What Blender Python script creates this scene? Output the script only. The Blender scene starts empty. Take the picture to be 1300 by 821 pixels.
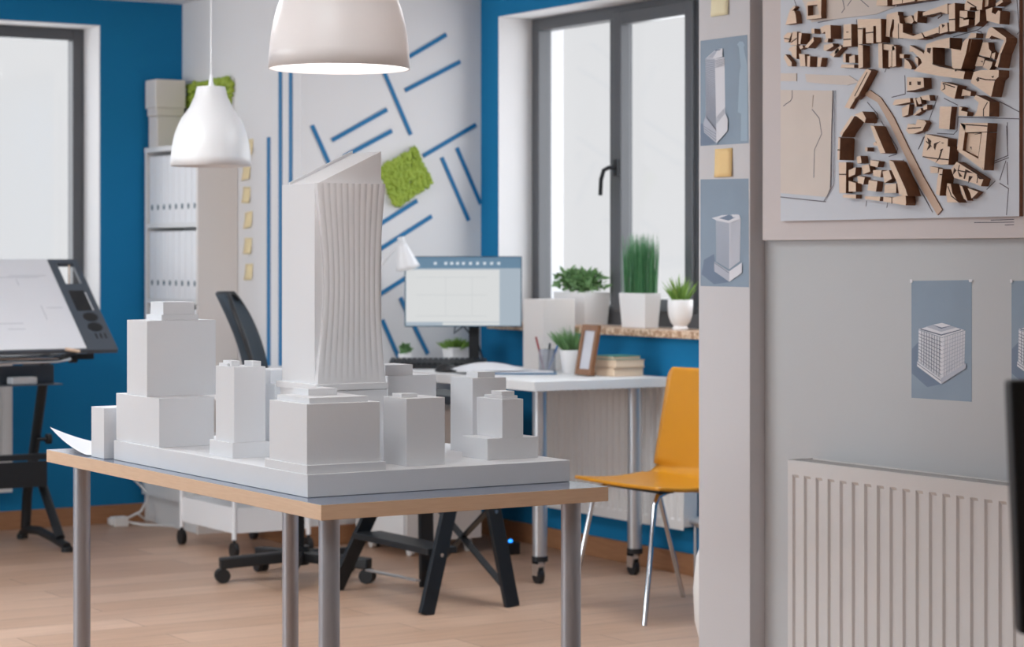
import bpy, bmesh, math, random
from mathutils import Vector, Matrix
random.seed(7)
R = math.radians
S = bpy.context.scene
C = S.collection
# ------------------------------------------------------------------ camera
F, HX, HY, EYE = 2900.0, 650.0, 325.0, 1.24
YAW = R(31.9)
CY, SY = math.cos(YAW), math.sin(YAW)
def ray(x): return (x - HX) / F
def world(u, D, z): return Vector((CY*u + SY*D, -SY*u + CY*D, z))
def zof(y, D): return EYE - (y - HY) / F * D
def PX(x, y, X):                       # pixel on plane X = const
    k = ray(x); D = X / (CY*k + SY); return world(k*D, D, zof(y, D))
def PY(x, y, Y):
    k = ray(x); D = Y / (CY - SY*k); return world(k*D, D, zof(y, D))
def PD(x, y, D): return world(ray(x)*D, D, zof(y, D))
def PZ(x, y, z):
    D = (EYE - z) * F / (y - HY); return world(ray(x)*D, D, z)
cam = bpy.data.cameras.new('camera'); co = bpy.data.objects.new('camera', cam); C.objects.link(co)
co.location = (0, 0, EYE); co.rotation_euler = (R(90), 0, -YAW)
cam.sensor_width = 36; cam.lens = 36*F/1300; cam.shift_y = (HY-410.5)/1300
cam.clip_start = .05; cam.clip_end = 200
cam.dof.use_dof = True; cam.dof.focus_distance = 5.0; cam.dof.aperture_fstop = 6.5
S.camera = co
S.view_settings.view_transform = 'Standard'; S.view_settings.look = 'None'
S.view_settings.gamma = 1; S.view_settings.use_curve_mapping = False
S.view_settings.exposure = 0.0
S.cycles.use_denoising = True
S.cycles.max_bounces = 10; S.cycles.diffuse_bounces = 6
S.cycles.sample_clamp_indirect = 6
# ------------------------------------------------------------------ materials
def lin(c):
    return tuple((v/255/12.92) if v/255 <= .04045 else ((v/255+.055)/1.055)**2.4 for v in c) + (1,)
def mat(name, rgb, rough=.6, metal=0, var=.03, scale=6, bump=0, bscale=60, spec=.5, trans=0, emit=None, estr=0, alpha=1, stretch=None):
    m = bpy.data.materials.new(name); m.use_nodes = True
    nt = m.node_tree; b = nt.nodes['Principled BSDF']
    b.inputs['Roughness'].default_value = rough; b.inputs['Metallic'].default_value = metal
    b.inputs['Specular IOR Level'].default_value = spec
    if trans: b.inputs['Transmission Weight'].default_value = trans
    if alpha < 1: b.inputs['Alpha'].default_value = alpha
    tc = nt.nodes.new('ShaderNodeTexCoord'); mp = nt.nodes.new('ShaderNodeMapping')
    nt.links.new(tc.outputs['Object'], mp.inputs['Vector'])
    if stretch: mp.inputs['Scale'].default_value = stretch
    n = nt.nodes.new('ShaderNodeTexNoise'); n.inputs['Scale'].default_value = scale; n.inputs['Detail'].default_value = 4
    nt.links.new(mp.outputs['Vector'], n.inputs['Vector'])
    mx = nt.nodes.new('ShaderNodeMix'); mx.data_type = 'RGBA'
    c = lin(rgb)
    mx.inputs[6].default_value = tuple(max(0, v*(1-var*2)) for v in c[:3]) + (1,)
    mx.inputs[7].default_value = tuple(min(1, v*(1+var*2)) for v in c[:3]) + (1,)
    nt.links.new(n.outputs['Fac'], mx.inputs[0]); nt.links.new(mx.outputs[2], b.inputs['Base Color'])
    if bump:
        n2 = nt.nodes.new('ShaderNodeTexNoise'); n2.inputs['Scale'].default_value = bscale
        bp = nt.nodes.new('ShaderNodeBump'); bp.inputs['Strength'].default_value = bump; bp.inputs['Distance'].default_value = .002
        nt.links.new(mp.outputs['Vector'], n2.inputs['Vector']); nt.links.new(n2.outputs['Fac'], bp.inputs['Height'])
        nt.links.new(bp.outputs['Normal'], b.inputs['Normal'])
    if emit:
        b.inputs['Emission Color'].default_value = lin(emit); b.inputs['Emission Strength'].default_value = estr
    return m
def floor_mat():
    m = bpy.data.materials.new('oak_laminate'); m.use_nodes = True
    nt = m.node_tree; b = nt.nodes['Principled BSDF']; b.inputs['Roughness'].default_value = .42
    tc = nt.nodes.new('ShaderNodeTexCoord')
    br = nt.nodes.new('ShaderNodeTexBrick'); br.inputs['Scale'].default_value = 1
    br.inputs['Brick Width'].default_value = 1.2; br.inputs['Row Height'].default_value = .19
    br.inputs['Mortar Size'].default_value = .0015; br.offset = .37
    br.inputs['Color1'].default_value = lin((202, 168, 144)); br.inputs['Color2'].default_value = lin((184, 148, 122))
    br.inputs['Mortar'].default_value = lin((110, 85, 68))
    nt.links.new(tc.outputs['Object'], br.inputs['Vector'])
    mp = nt.nodes.new('ShaderNodeMapping'); mp.inputs['Scale'].default_value = (1.5, 18, 1)
    nt.links.new(tc.outputs['Object'], mp.inputs['Vector'])
    n = nt.nodes.new('ShaderNodeTexNoise'); n.inputs['Scale'].default_value = 2.5; n.inputs['Detail'].default_value = 6
    nt.links.new(mp.outputs['Vector'], n.inputs['Vector'])
    rp = nt.nodes.new('ShaderNodeMapRange'); rp.inputs['To Min'].default_value = .72; rp.inputs['To Max'].default_value = 1.2
    nt.links.new(n.outputs['Fac'], rp.inputs['Value'])
    mx = nt.nodes.new('ShaderNodeVectorMath'); mx.operation = 'SCALE'
    nt.links.new(br.outputs['Color'], mx.inputs[0]); nt.links.new(rp.outputs['Result'], mx.inputs['Scale'])
    nt.links.new(mx.outputs[0], b.inputs['Base Color'])
    return m
def wood_mat(name, rgb, dark, axis=(1, 12, 12), rough=.5, sc=6):
    m = bpy.data.materials.new(name); m.use_nodes = True
    nt = m.node_tree; b = nt.nodes['Principled BSDF']; b.inputs['Roughness'].default_value = rough
    tc = nt.nodes.new('ShaderNodeTexCoord'); mp = nt.nodes.new('ShaderNodeMapping'); mp.inputs['Scale'].default_value = axis
    nt.links.new(tc.outputs['Object'], mp.inputs['Vector'])
    n = nt.nodes.new('ShaderNodeTexNoise'); n.inputs['Scale'].default_value = sc; n.inputs['Detail'].default_value = 5
    nt.links.new(mp.outputs['Vector'], n.inputs['Vector'])
    mx = nt.nodes.new('ShaderNodeMix'); mx.data_type = 'RGBA'
    mx.inputs[6].default_value = lin(dark); mx.inputs[7].default_value = lin(rgb)
    nt.links.new(n.outputs['Fac'], mx.inputs[0]); nt.links.new(mx.outputs[2], b.inputs['Base Color'])
    return m
def granite_mat():
    m = bpy.data.materials.new('granite'); m.use_nodes = True
    nt = m.node_tree; b = nt.nodes['Principled BSDF']; b.inputs['Roughness'].default_value = .35
    tc = nt.nodes.new('ShaderNodeTexCoord'); n = nt.nodes.new('ShaderNodeTexNoise')
    n.inputs['Scale'].default_value = 60; n.inputs['Detail'].default_value = 6
    nt.links.new(tc.outputs['Object'], n.inputs['Vector'])
    cr = nt.nodes.new('ShaderNodeValToRGB'); e = cr.color_ramp.elements
    e[0].position = .38; e[0].color = lin((166, 128, 100)); e[1].position = .6; e[1].color = lin((226, 202, 178))
    x = e.new(.48); x.color = lin((196, 160, 130))
    nt.links.new(n.outputs['Fac'], cr.inputs['Fac']); nt.links.new(cr.outputs['Color'], b.inputs['Base Color'])
    return m
def leaf_mat(name, a, c2):
    m = mat(name, a, rough=.55)
    nt = m.node_tree
    for nd in nt.nodes:
        if nd.type == 'MIX':
            nd.inputs[6].default_value = lin(a); nd.inputs[7].default_value = lin(c2)
        if nd.type == 'TEX_NOISE': nd.inputs['Scale'].default_value = 35
    return m
def glass_mat(name, tint=(250, 250, 250)):
    m = bpy.data.materials.new(name); m.use_nodes = True
    nt = m.node_tree; nt.nodes.remove(nt.nodes['Principled BSDF'])
    out = nt.nodes['Material Output']
    t = nt.nodes.new('ShaderNodeBsdfTransparent'); t.inputs['Color'].default_value = lin(tint)
    g = nt.nodes.new('ShaderNodeBsdfGlossy'); g.inputs['Roughness'].default_value = .05
    mx = nt.nodes.new('ShaderNodeMixShader')
    mx.inputs[0].default_value = .03; nt.links.new(t.outputs[0], mx.inputs[1]); nt.links.new(g.outputs[0], mx.inputs[2])
    nt.links.new(mx.outputs[0], out.inputs['Surface'])
    return m
def shade_mat():
    m = bpy.data.materials.new('opal_plastic'); m.use_nodes = True
    nt = m.node_tree; b = nt.nodes['Principled BSDF']
    b.inputs['Base Color'].default_value = lin((226, 226, 227)); b.inputs['Roughness'].default_value = .35
    t = nt.nodes.new('ShaderNodeBsdfTranslucent'); t.inputs['Color'].default_value = lin((252, 246, 243))
    mx = nt.nodes.new('ShaderNodeMixShader'); mx.inputs[0].default_value = .18
    nt.links.new(b.outputs[0], mx.inputs[1]); nt.links.new(t.outputs[0], mx.inputs[2])
    nt.links.new(mx.outputs[0], nt.nodes['Material Output'].inputs['Surface'])
    return m
M = {}
M['floor'] = floor_mat()
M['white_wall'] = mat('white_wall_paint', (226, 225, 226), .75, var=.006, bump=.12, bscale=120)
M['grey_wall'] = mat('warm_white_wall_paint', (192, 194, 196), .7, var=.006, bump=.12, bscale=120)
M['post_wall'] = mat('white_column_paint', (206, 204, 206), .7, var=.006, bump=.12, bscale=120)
M['blue_wall'] = mat('blue_wall_paint', (24, 120, 170), .8, spec=.2, var=.02, bump=.15, bscale=120)
M['ceiling'] = mat('ceiling_paint', (235, 235, 237), .8, var=.005)
M['base_wood'] = wood_mat('baseboard_oak', (176, 128, 92), (140, 94, 62), (1.5, 1.5, 14))
M['anthracite'] = mat('anthracite_frame', (86, 88, 92), .35, var=.05)
M['glass'] = glass_mat('window_glass')
M['granite'] = granite_mat()
M['foam'] = mat('white_model_card', (226, 228, 231), .65, var=.008, bump=.06, bscale=200)
M['white_gloss'] = mat('white_lacquer', (236, 236, 238), .3, var=.006)
M['white_matt'] = mat('white_laminate', (226, 226, 226), .5, var=.008)
M['offwhite'] = mat('offwhite_laminate', (222, 216, 212), .5, var=.008)
M['table_top'] = mat('blue_grey_tabletop', (122, 132, 152), .16, var=.01)
M['beech'] = wood_mat('beech_edge', (236, 206, 176), (218, 182, 148), (2, 2, 30), .5, 9)
M['steel_grey'] = mat('grey_painted_steel', (176, 180, 188), .28, metal=.55, var=.02)
M['chrome'] = mat('chrome', (215, 218, 222), .15, metal=1, var=.01)
M['silver'] = mat('brushed_silver', (200, 202, 206), .3, metal=.8, var=.02)
M['black'] = mat('black_plastic', (24, 25, 28), .5, var=.08)
M['black_metal'] = mat('black_metal', (30, 33, 37), .45, metal=.2, var=.08)
M['dark_mesh'] = mat('dark_blue_mesh_fabric', (33, 48, 60), .7, var=.1, scale=60, bump=.5, bscale=400)
M['dark_grey'] = mat('dark_grey_plastic', (74, 82, 92), .5, var=.03)
M['yellow'] = mat('ochre_lacquered_plywood', (198, 134, 26), .32, var=.03, scale=4)
M['blue_tape'] = mat('blue_stripe', (18, 112, 164), .6, var=.05)
M['moss'] = leaf_mat('moss', (122, 148, 38), (176, 196, 76))
M['leaf'] = leaf_mat('green_leaves', (74, 116, 66), (128, 168, 108))
M['leaf_dark'] = leaf_mat('dark_grass_blades', (44, 104, 62), (92, 148, 98))
M['leaf_bright'] = leaf_mat('bright_green_leaves', (84, 128, 44), (150, 184, 88))
M['soil'] = mat('potting_soil', (60, 48, 40), .9, var=.2, scale=60)
M['ceramic'] = mat('white_ceramic', (238, 236, 236), .3, var=.006)
M['binder'] = mat('white_binder_card', (234, 235, 238), .5, var=.008)
M['hole'] = mat('dark_teal_hole', (30, 78, 96), .6)
M['note'] = mat('pale_yellow_note', (238, 220, 176), .7, var=.02)
M['note_pale'] = mat('cream_note', (236, 226, 190), .7, var=.02)
M['note_warm'] = mat('ochre_note', (240, 206, 146), .7, var=.02)
M['paper'] = mat('white_paper', (232, 232, 236), .7, var=.01)
M['paper_print'] = mat('paper_linework', (196, 197, 202), .7, var=.05, scale=40)
M['print_blue'] = mat('print_blue_paper', (138, 155, 172), .55, var=.08, scale=5)
M['print_shadow'] = mat('print_dark_blue', (112, 128, 150), .55, var=.04)
M['print_light'] = mat('print_light_facade', (222, 222, 228), .55, var=.02)
M['print_mid'] = mat('print_mid_facade', (180, 184, 196), .55, var=.02)
M['print_dark'] = mat('print_slate_line', (98, 108, 128), .55, var=.03)
M['print_faint'] = mat('print_faint_tower', (158, 178, 194), .55, var=.02)
M['board_beige'] = mat('beige_mount_board', (206, 196, 194), .6, var=.012, scale=3)
M['relief_ground'] = mat('pale_grey_relief_ground', (206, 209, 216), .6, var=.012)
M['relief_flat'] = mat('thin_beech_sheet', (216, 203, 193), .6, var=.03, scale=10)
M['relief_top'] = wood_mat('beech_block', (240, 214, 190), (224, 196, 170), (4, 4, 20), .6, 14)
M['relief_side'] = mat('laser_cut_brown_edge', (126, 84, 56), .7, var=.18, scale=60)
M['slot_dark'] = mat('charred_cut', (66, 42, 30), .8)
M['relief_path'] = mat('tan_rail_path', (206, 176, 154), .6, var=.04)
M['line'] = mat('engraved_line', (110, 104, 112), .8, var=.05)
M['relief_edge'] = mat('walnut_edge', (142, 98, 74), .5, var=.1)
M['screen_white'] = mat('screen_canvas', (20, 20, 22), .3, emit=(222, 224, 224), estr=.92)
M['screen_grey'] = mat('screen_panel', (20, 20, 22), .3, emit=(178, 192, 204), estr=.85)
M['screen_bar'] = mat('screen_toolbar', (20, 20, 22), .3, emit=(112, 146, 172), estr=.8)
M['screen_icon'] = mat('screen_icon', (20, 20, 22), .3, emit=(215, 225, 235), estr=.9)
M['screen_line'] = mat('screen_line', (20, 20, 22), .3, emit=(204, 208, 210), estr=.88)
M['bezel'] = mat('monitor_bezel', (60, 90, 112), .3)
M['frame_wood'] = wood_mat('frame_wood', (150, 104, 70), (104, 66, 40), (12, 12, 3), .4)
M['photo'] = mat('faded_photo', (190, 190, 198), .3, var=.1, scale=12)
M['book_cream'] = mat('cream_book_pages', (226, 202, 176), .7, var=.04, scale=30, stretch=(1, 1, 20))
M['book_teal'] = mat('teal_book_cover', (60, 140, 130), .5)
M['book_tan'] = mat('tan_book_cover', (206, 180, 152), .5)
M['red'] = mat('red_pen', (150, 60, 62), .4)
M['pen_blue'] = mat('blue_pen', (60, 120, 190), .4)
M['mesh_grey'] = mat('grey_wire_mesh', (176, 180, 190), .4, metal=0, alpha=.36)
M['clip_blue'] = mat('blue_clipboard', (90, 120, 150), .5)
M['led'] = mat('blue_led', (20, 60, 160), .3, emit=(40, 140, 255), estr=3)
M['shade'] = shade_mat()
M['panel0'] = mat('lit_diffuser', (240, 240, 240), .5, emit=(244, 251, 255), estr=10)  # glow of the overhead panels added to brighten the room
M['panel1'] = mat('fill_glow_b', (240, 240, 240), .5, emit=(244, 251, 255), estr=5)
M['panel2'] = mat('fill_glow_c', (240, 240, 240), .5, emit=(244, 251, 255), estr=5)
M['bulb'] = mat('warm_bulb', (255, 240, 220), .4, emit=(255, 236, 224), estr=1.5)
M['adapter_white'] = mat('white_plastic', (228, 226, 224), .45, var=.01)
M['roof_white'] = mat('white_radiator_enamel', (222, 220, 219), .38, var=.006)
# ------------------------------------------------------------------ mesh builder
class MB:
    def __init__(s): s.v = []; s.f = []; s.m = []; s.sm = []
    def add(s, vs, fs, mi=0, smooth=False):
        o = len(s.v); s.v += [Vector(p) for p in vs]
        for f in fs: s.f.append([i+o for i in f]); s.m.append(mi); s.sm.append(smooth)
        return s
    def box(s, a, b, mi=0, mats=None, rot=0, c=None):
        x0, y0, z0 = a; x1, y1, z1 = b
        vs = [Vector(p) for p in [(x0,y0,z0),(x1,y0,z0),(x1,y1,z0),(x0,y1,z0),(x0,y0,z1),(x1,y0,z1),(x1,y1,z1),(x0,y1,z1)]]
        if rot:
            c = Vector(c) if c is not None else Vector(((x0+x1)/2, (y0+y1)/2, 0))
            rm = Matrix.Rotation(rot, 3, 'Z'); vs = [rm @ (p-c) + c for p in vs]
        fs = [(0,3,2,1),(4,5,6,7),(0,1,5,4),(1,2,6,5),(2,3,7,6),(3,0,4,7)]
        o = len(s.v); s.v += vs
        for i, f in enumerate(fs):
            s.f.append([j+o for j in f]); s.m.append(mats[i] if mats else mi); s.sm.append(False)
        return s
    def obox(s, c, ax, ay, az, mi=0):      # centre and three half vectors
        c = Vector(c); ax, ay, az = Vector(ax), Vector(ay), Vector(az)
        vs = [c-ax-ay-az, c+ax-ay-az, c+ax+ay-az, c-ax+ay-az, c-ax-ay+az, c+ax-ay+az, c+ax+ay+az, c-ax+ay+az]
        return s.add(vs, [(0,3,2,1),(4,5,6,7),(0,1,5,4),(1,2,6,5),(2,3,7,6),(3,0,4,7)], mi)
    def bar(s, p, q, w, h, up=(0,0,1), mi=0):
        p, q = Vector(p), Vector(q); d = (q-p).normalized(); up = Vector(up)
        a = d.cross(up)
        if a.length < 1e-4: a = d.cross(Vector((1,0,0)))
        a.normalize(); b = a.cross(d).normalized()
        return s.obox((p+q)/2, a*w/2, d*(q-p).length/2, b*h/2, mi)
    def tube(s, pts, r, n=12, mi=0, caps=True):
        pts = [Vector(p) for p in pts]; rs = r if isinstance(r, (list, tuple)) else [r]*len(pts)
        rings = []; prev = None
        for i, p in enumerate(pts):
            if i == 0: d = pts[1]-p
            elif i == len(pts)-1: d = p-pts[i-1]
            else: d = (pts[i+1]-p).normalized() + (p-pts[i-1]).normalized()
            d.normalize()
            if prev is None:
                a = d.cross(Vector((0,0,1)))
                if a.length < 1e-3: a = d.cross(Vector((1,0,0)))
            else: a = prev - d*prev.dot(d)
            a.normalize(); prev = a; b = d.cross(a)
            rings.append([p + (a*math.cos(t*2*math.pi/n) + b*math.sin(t*2*math.pi/n))*rs[i] for t in range(n)])
        vs = [v for r_ in rings for v in r_]; fs = []
        for i in range(len(pts)-1):
            for t in range(n):
                u = (t+1) % n; fs.append((i*n+t, i*n+u, (i+1)*n+u, (i+1)*n+t))
        s.add(vs, fs, mi, True)
        if caps:
            s.add(rings[0], [tuple(range(n))[::-1]], mi); s.add(rings[-1], [tuple(range(n))], mi)
        return s
    def lathe(s, c, prof, n=32, mi=0, cap0=True, cap1=True, smooth=True):
        c = Vector(c); vs = []; fs = []
        for r, z in prof:
            for t in range(n):
                a = t*2*math.pi/n; vs.append(c + Vector((r*math.cos(a), r*math.sin(a), z)))
        for i in range(len(prof)-1):
            for t in range(n):
                u = (t+1) % n; fs.append((i*n+t, i*n+u, (i+1)*n+u, (i+1)*n+t))
        s.add(vs, fs, mi, smooth)
        if cap0: s.add(vs[:n], [tuple(range(n))[::-1]], mi)
        if cap1: s.add(vs[-n:], [tuple(range(n))], mi)
        return s
    def prism(s, poly, off, mi=0, side=None):     # planar polygon extruded by off
        poly = [Vector(p) for p in poly]; n = len(poly); off = Vector(off)
        q = [p+off for p in poly]
        o = len(s.v); s.v += poly + q
        s.f.append([o+i for i in range(n)]); s.m.append(mi); s.sm.append(False)
        s.f.append([o+n+i for i in reversed(range(n))]); s.m.append(mi if side is None else side); s.sm.append(False)
        for i in range(n):
            j = (i+1) % n
            s.f.append([o+i, o+n+i, o+n+j, o+j]); s.m.append(mi if side is None else side); s.sm.append(False)
        return s
    def frust(s, c, a0, b0, a1, b1, h, mi=0, rot=0):  # rectangular frustum, half sizes bottom/top
        rm = Matrix.Rotation(rot, 3, 'Z'); c = Vector(c)
        vs = [c + rm @ Vector(p) for p in [(-a0,-b0,0),(a0,-b0,0),(a0,b0,0),(-a0,b0,0),(-a1,-b1,h),(a1,-b1,h),(a1,b1,h),(-a1,b1,h)]]
        return s.add(vs, [(0,3,2,1),(4,5,6,7),(0,1,5,4),(1,2,6,5),(2,3,7,6),(3,0,4,7)], mi)
    def build(s, name, mats, parent=None, bevel=0, fix=True, origin=None):
        mats = mats if isinstance(mats, (list, tuple)) else [mats]
        if parent is not None: org = Vector(parent['org'])
        elif origin is not None: org = Vector(origin)
        else:
            xs = [p.x for p in s.v]; ys = [p.y for p in s.v]
            org = Vector(((min(xs)+max(xs))/2, (min(ys)+max(ys))/2, min(p.z for p in s.v)))
        me = bpy.data.meshes.new(name)
        me.from_pydata([tuple(p-org) for p in s.v], [], s.f)
        for m in mats: me.materials.append(M[m])
        for p, mi, sm in zip(me.polygons, s.m, s.sm): p.material_index = mi; p.use_smooth = sm
        if fix:
            bm = bmesh.new(); bm.from_mesh(me); bmesh.ops.recalc_face_normals(bm, faces=bm.faces); bm.to_mesh(me); bm.free()
        me.update()
        o = bpy.data.objects.new(name, me); C.objects.link(o)
        if parent is not None:
            o.parent = parent
        else: o.location = org
        o['org'] = tuple(org)
        if bevel:
            b = o.modifiers.new('bevel', 'BEVEL'); b.width = bevel; b.segments = 2; b.limit_method = 'ANGLE'; b.angle_limit = R(40)
        return o
def tag(o, label=None, cat=None, group=None, kind=None):
    if label: o['label'] = label
    if cat: o['category'] = cat
    if group: o['group'] = group
    if kind: o['kind'] = kind
    return o
def thing(name, loc, label, cat, group=None):
    o = bpy.data.objects.new(name, None); C.objects.link(o); o.empty_display_size = .05
    o.location = loc; o['org'] = tuple(loc)
    return tag(o, label, cat, group)
def struct(mb, name, mats, parent=None, **k):
    o = mb.build(name, mats, parent, **k)
    if parent is None: o['kind'] = 'structure'
    return o
def box(name, a, b, m, parent=None, bevel=0): return MB().box(a, b).build(name, m, parent, bevel)
def grid_surface(fn, nu, nv, mi=0):
    mb = MB(); vs = [fn(i/nu, j/nv) for i in range(nu+1) for j in range(nv+1)]
    fs = [(i*(nv+1)+j, (i+1)*(nv+1)+j, (i+1)*(nv+1)+j+1, i*(nv+1)+j+1) for i in range(nu) for j in range(nv)]
    mb.add(vs, fs, mi, True); return mb
# ------------------------------------------------------------------ room
XW, YS, XN, YB, ZC = 5.28, 8.745, 4.387, 10.0, 2.43   # window wall, stripe wall, niche wall, back wall, ceiling
XR, XP = 3.85, 3.80                                    # near right wall, post face
XL, YF = -2.4, -1.8
struct(MB().box((XL-.2, YF-.2, -.06), (6.2, 10.6, 0)), 'floor', 'floor')
struct(MB().box((XL-.2, YF-.2, ZC), (6.2, 10.6, ZC+.15)), 'ceiling', 'ceiling')
# back wall (blue) with window opening
wo = PY(127, 32, YB); WBx1, WBz1, WBx0, WBz0 = wo.x, wo.z, 2.55, .86
w = MB()
w.box((XL, YB, 0), (WBx0, YB+.32, ZC)).box((WBx1, YB, 0), (XN+.2, YB+.32, ZC))
w.box((WBx0, YB, 0), (WBx1, YB+.32, WBz0)).box((WBx0, YB, WBz1), (WBx1, YB+.32, ZC))
struct(w, 'wall_back', 'blue_wall')
def reveal(name, boxes):
    m = MB()
    for a, b in boxes: m.box(a, b)
    return struct(m, name, 'white_wall')
t = .004
reveal('trim_1', [((WBx1-t, YB-.001, WBz0), (WBx1, YB+.32, WBz1)), ((WBx0, YB-.001, WBz0), (WBx0+t, YB+.32, WBz1)),
                  ((WBx0+t, YB-.001, WBz1-t), (WBx1-t, YB+.32, WBz1)), ((WBx0-.03, YB-.04, WBz0-.02), (WBx1+.03, YB+.32, WBz0))])
def window(name, axis, plane, a0, a1, z0, z1, mull, fw=.06, sash=None):
    """framed window lying in plane axis = plane; depth .07 outward"""
    d = .07
    def bx(m, p0, p1, q0, q1, dd0=0, dd1=d):
        if axis == 'Y': m.box((p0, plane+dd0, q0), (p1, plane+dd1, q1))
        else: m.box((plane+dd0, p0, q0), (plane+dd1, p1, q1))
    fr = MB()
    bx(fr, a0, a0+fw, z0, z1); bx(fr, a1-fw, a1, z0, z1)
    bx(fr, a0+fw, a1-fw, z0, z0+fw*1.5); bx(fr, a0+fw, a1-fw, z1-fw, z1)
    for c in mull: bx(fr, c-.035, c+.035, z0+fw*1.5, z1-fw)
    root = struct(fr, name, 'anthracite', bevel=.004)
    if sash:
        for p0, p1 in sash:
            s = MB(); e = .055
            bx(s, p0, p0+e, z0+.06, z1-.03, -.02, .03); bx(s, p1-e, p1, z0+.06, z1-.03, -.02, .03)
            bx(s, p0+e, p1-e, z0+.06, z0+.06+e, -.02, .03); bx(s, p0+e, p1-e, z1-.03-e, z1-.03, -.02, .03)
            s.build('window_sash', 'anthracite', root, bevel=.004)
    g = MB(); bx(g, a0+fw*.5, a1-fw*.5, z0+fw, z1-fw*.5, .03, .04)
    g.build('window_pane', 'glass', root)
    return root
window('window_1', 'Y', YB+.19, WBx0, WBx1-t, WBz0, WBz1-t, [3.2], .055)
# niche wall, stripe wall
struct(MB().box((XN, YS, 0), (XN+.25, YB+.32, ZC)), 'wall_niche', 'white_wall')
struct(MB().box((XN+.25, YS, 0), (XW+.4, YS+.25, ZC)), 'wall_stripes', 'white_wall')
# window wall
ws = PX(633, 21, XW); Y1 = ws.y; Z1 = ws.z; Y0 = 6.6; Z0 = .95
w = MB()
w.box((XW, YF, 0), (XW+.34, Y0, ZC)).box((XW, Y1, 0), (XW+.34, YS+.25, ZC))
w.box((XW, Y0, 0), (XW+.34, Y1, Z0-.03)).box((XW, Y0, Z1), (XW+.34, Y1, ZC))
struct(w, 'wall_window', 'blue_wall')
reveal('trim_2', [((XW-.001, Y1-t, Z0), (XW+.34, Y1, Z1)), ((XW-.001, Y0, Z0), (XW+.34, Y0+t, Z1)), ((XW-.001, Y0+t, Z1-t), (XW+.34, Y1-t, Z1))])
pm = PX(785, 100, XW+.17).y
wn = window('window_2', 'X', XW+.17, Y0+t, Y1-t, Z0, Z1-t, [pm+.03, 7.335], .055, sash=[(7.36, pm+.01)])
h = MB(); hp = PX(784, 213, XW+.15); q = PX(770, 243, XW+.10)
h.box((hp.x-.012, hp.y-.015, hp.z-.035), (hp.x+.002, hp.y+.015, hp.z+.035))
h.tube([hp, hp+Vector((-.045, .0, .0)), hp+Vector((-.05, .03, -.01)), hp+Vector((-.05, .05, -.05)), hp+Vector((-.05, .055, -.115))], .009, 8)
h.build('window_handle', 'black_metal', wn)
sl = MB().box((XW-.05, Y0-.03, Z0-.03), (XW+.17, Y1+.02, Z0))
struct(sl, 'trim_3', 'granite', bevel=.004)
# near partition with post
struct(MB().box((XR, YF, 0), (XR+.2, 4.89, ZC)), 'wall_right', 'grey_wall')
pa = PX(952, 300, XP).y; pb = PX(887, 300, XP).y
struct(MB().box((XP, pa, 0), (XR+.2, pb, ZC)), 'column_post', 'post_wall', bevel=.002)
# walls behind the viewer
lw = MB(); LY0, LY1, LZ0, LZ1 = 5.4, 9.7, .7, 2.3
lw.box((XL-.2, YF, 0), (XL, LY0, ZC)).box((XL-.2, LY1, 0), (XL, YB+.32, ZC)).box((XL-.2, LY0, 0), (XL, LY1, LZ0)).box((XL-.2, LY0, LZ1), (XL, LY1, ZC))
struct(lw, 'wall_left', 'white_wall')
window('added_window', 'X', XL-.14, LY0, LY1, LZ0, LZ1, [6.83, 8.27], .06)  # unseen window, put in to bring side light into the room
struct(MB().box((XL, YF-.2, 0), (XR+.2, YF, ZC)), 'wall_front', 'white_wall')
# baseboards
bb = .085
struct(MB().box((XL, YB-.014, 0), (XN, YB, bb)), 'baseboard_back', 'base_wood', bevel=.003)
struct(MB().box((XW-.014, YF, 0), (XW, YS, bb)), 'baseboard_window', 'base_wood', bevel=.003)
struct(MB().box((XN-.014, YS-.014, 0), (XN, YB-.014, bb)), 'baseboard_niche', 'base_wood', bevel=.003)
struct(MB().box((XN, YS-.014, 0), (XW-.014, YS, bb)), 'baseboard_stripes', 'base_wood', bevel=.003)
struct(MB().box((XR-.014, YF, 0), (XR, 4.88, bb)), 'baseboard_right', 'base_wood', bevel=.003)
# ------------------------------------------------------------------ work table
tx0, tx1, ty0, ty1 = 2.058, 2.743, 4.018, 5.54
TZ = .75
T = thing('work_table', ((tx0+tx1)/2, (ty0+ty1)/2, 0), 'table with beech edge and grey tubular legs carrying the white city model', 'table')
MB().box((tx0, ty0, TZ-.031), (tx1, ty1, TZ), mats=[1, 0, 1, 1, 1, 1]).build('tabletop', ['table_top', 'beech'], T, bevel=.0012)
for x in (tx0+.05, tx1-.055):
    for y in (ty0+.062, ty1-.115):
        m = MB().tube([(x, y, .02), (x, y, TZ-.031)], .0215, 24)
        l = m.build('leg', 'steel_grey', T)
        MB().lathe((x, y, 0), [(.024, 0), (.026, .006), (.022, .022)], 20).build('foot', 'black', l)
# ------------------------------------------------------------------ white architectural model
z0 = TZ + .0005; ZS = .797
AM = thing('architectural_model', (2.41, 4.67, TZ), 'white cardboard city model with a tall fluted tower on the beech-edged table', 'scale model')
box('base_slab', (2.094, 4.148, z0), (2.73, 5.18, ZS), 'foam', AM, .0012)
def blk(name, boxes, label=None, subs=(), bevel=.0008):
    m = MB()
    for a, b in boxes: m.box(a, b)
    o = m.build(name, 'foam', AM, bevel=bevel)
    if label: o['label'] = label
    for nm, bs in subs:
        m = MB()
        for a, b in bs: m.box(a, b)
        m.build(nm, 'foam', o, bevel=bevel)
    return o
# big stepped block, left
blk('block_building', [((2.10, 4.918, ZS), (2.238, 5.18, .910)), ((2.104, 5.0, .910), (2.28, 5.122, 1.088))], 'tall stepped white block at the left end',
    [('roof_box', [((2.150, 5.022, 1.088), (2.245, 5.115, 1.101)), ((2.158, 5.03, 1.101), (2.238, 5.107, 1.131))])])
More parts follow.
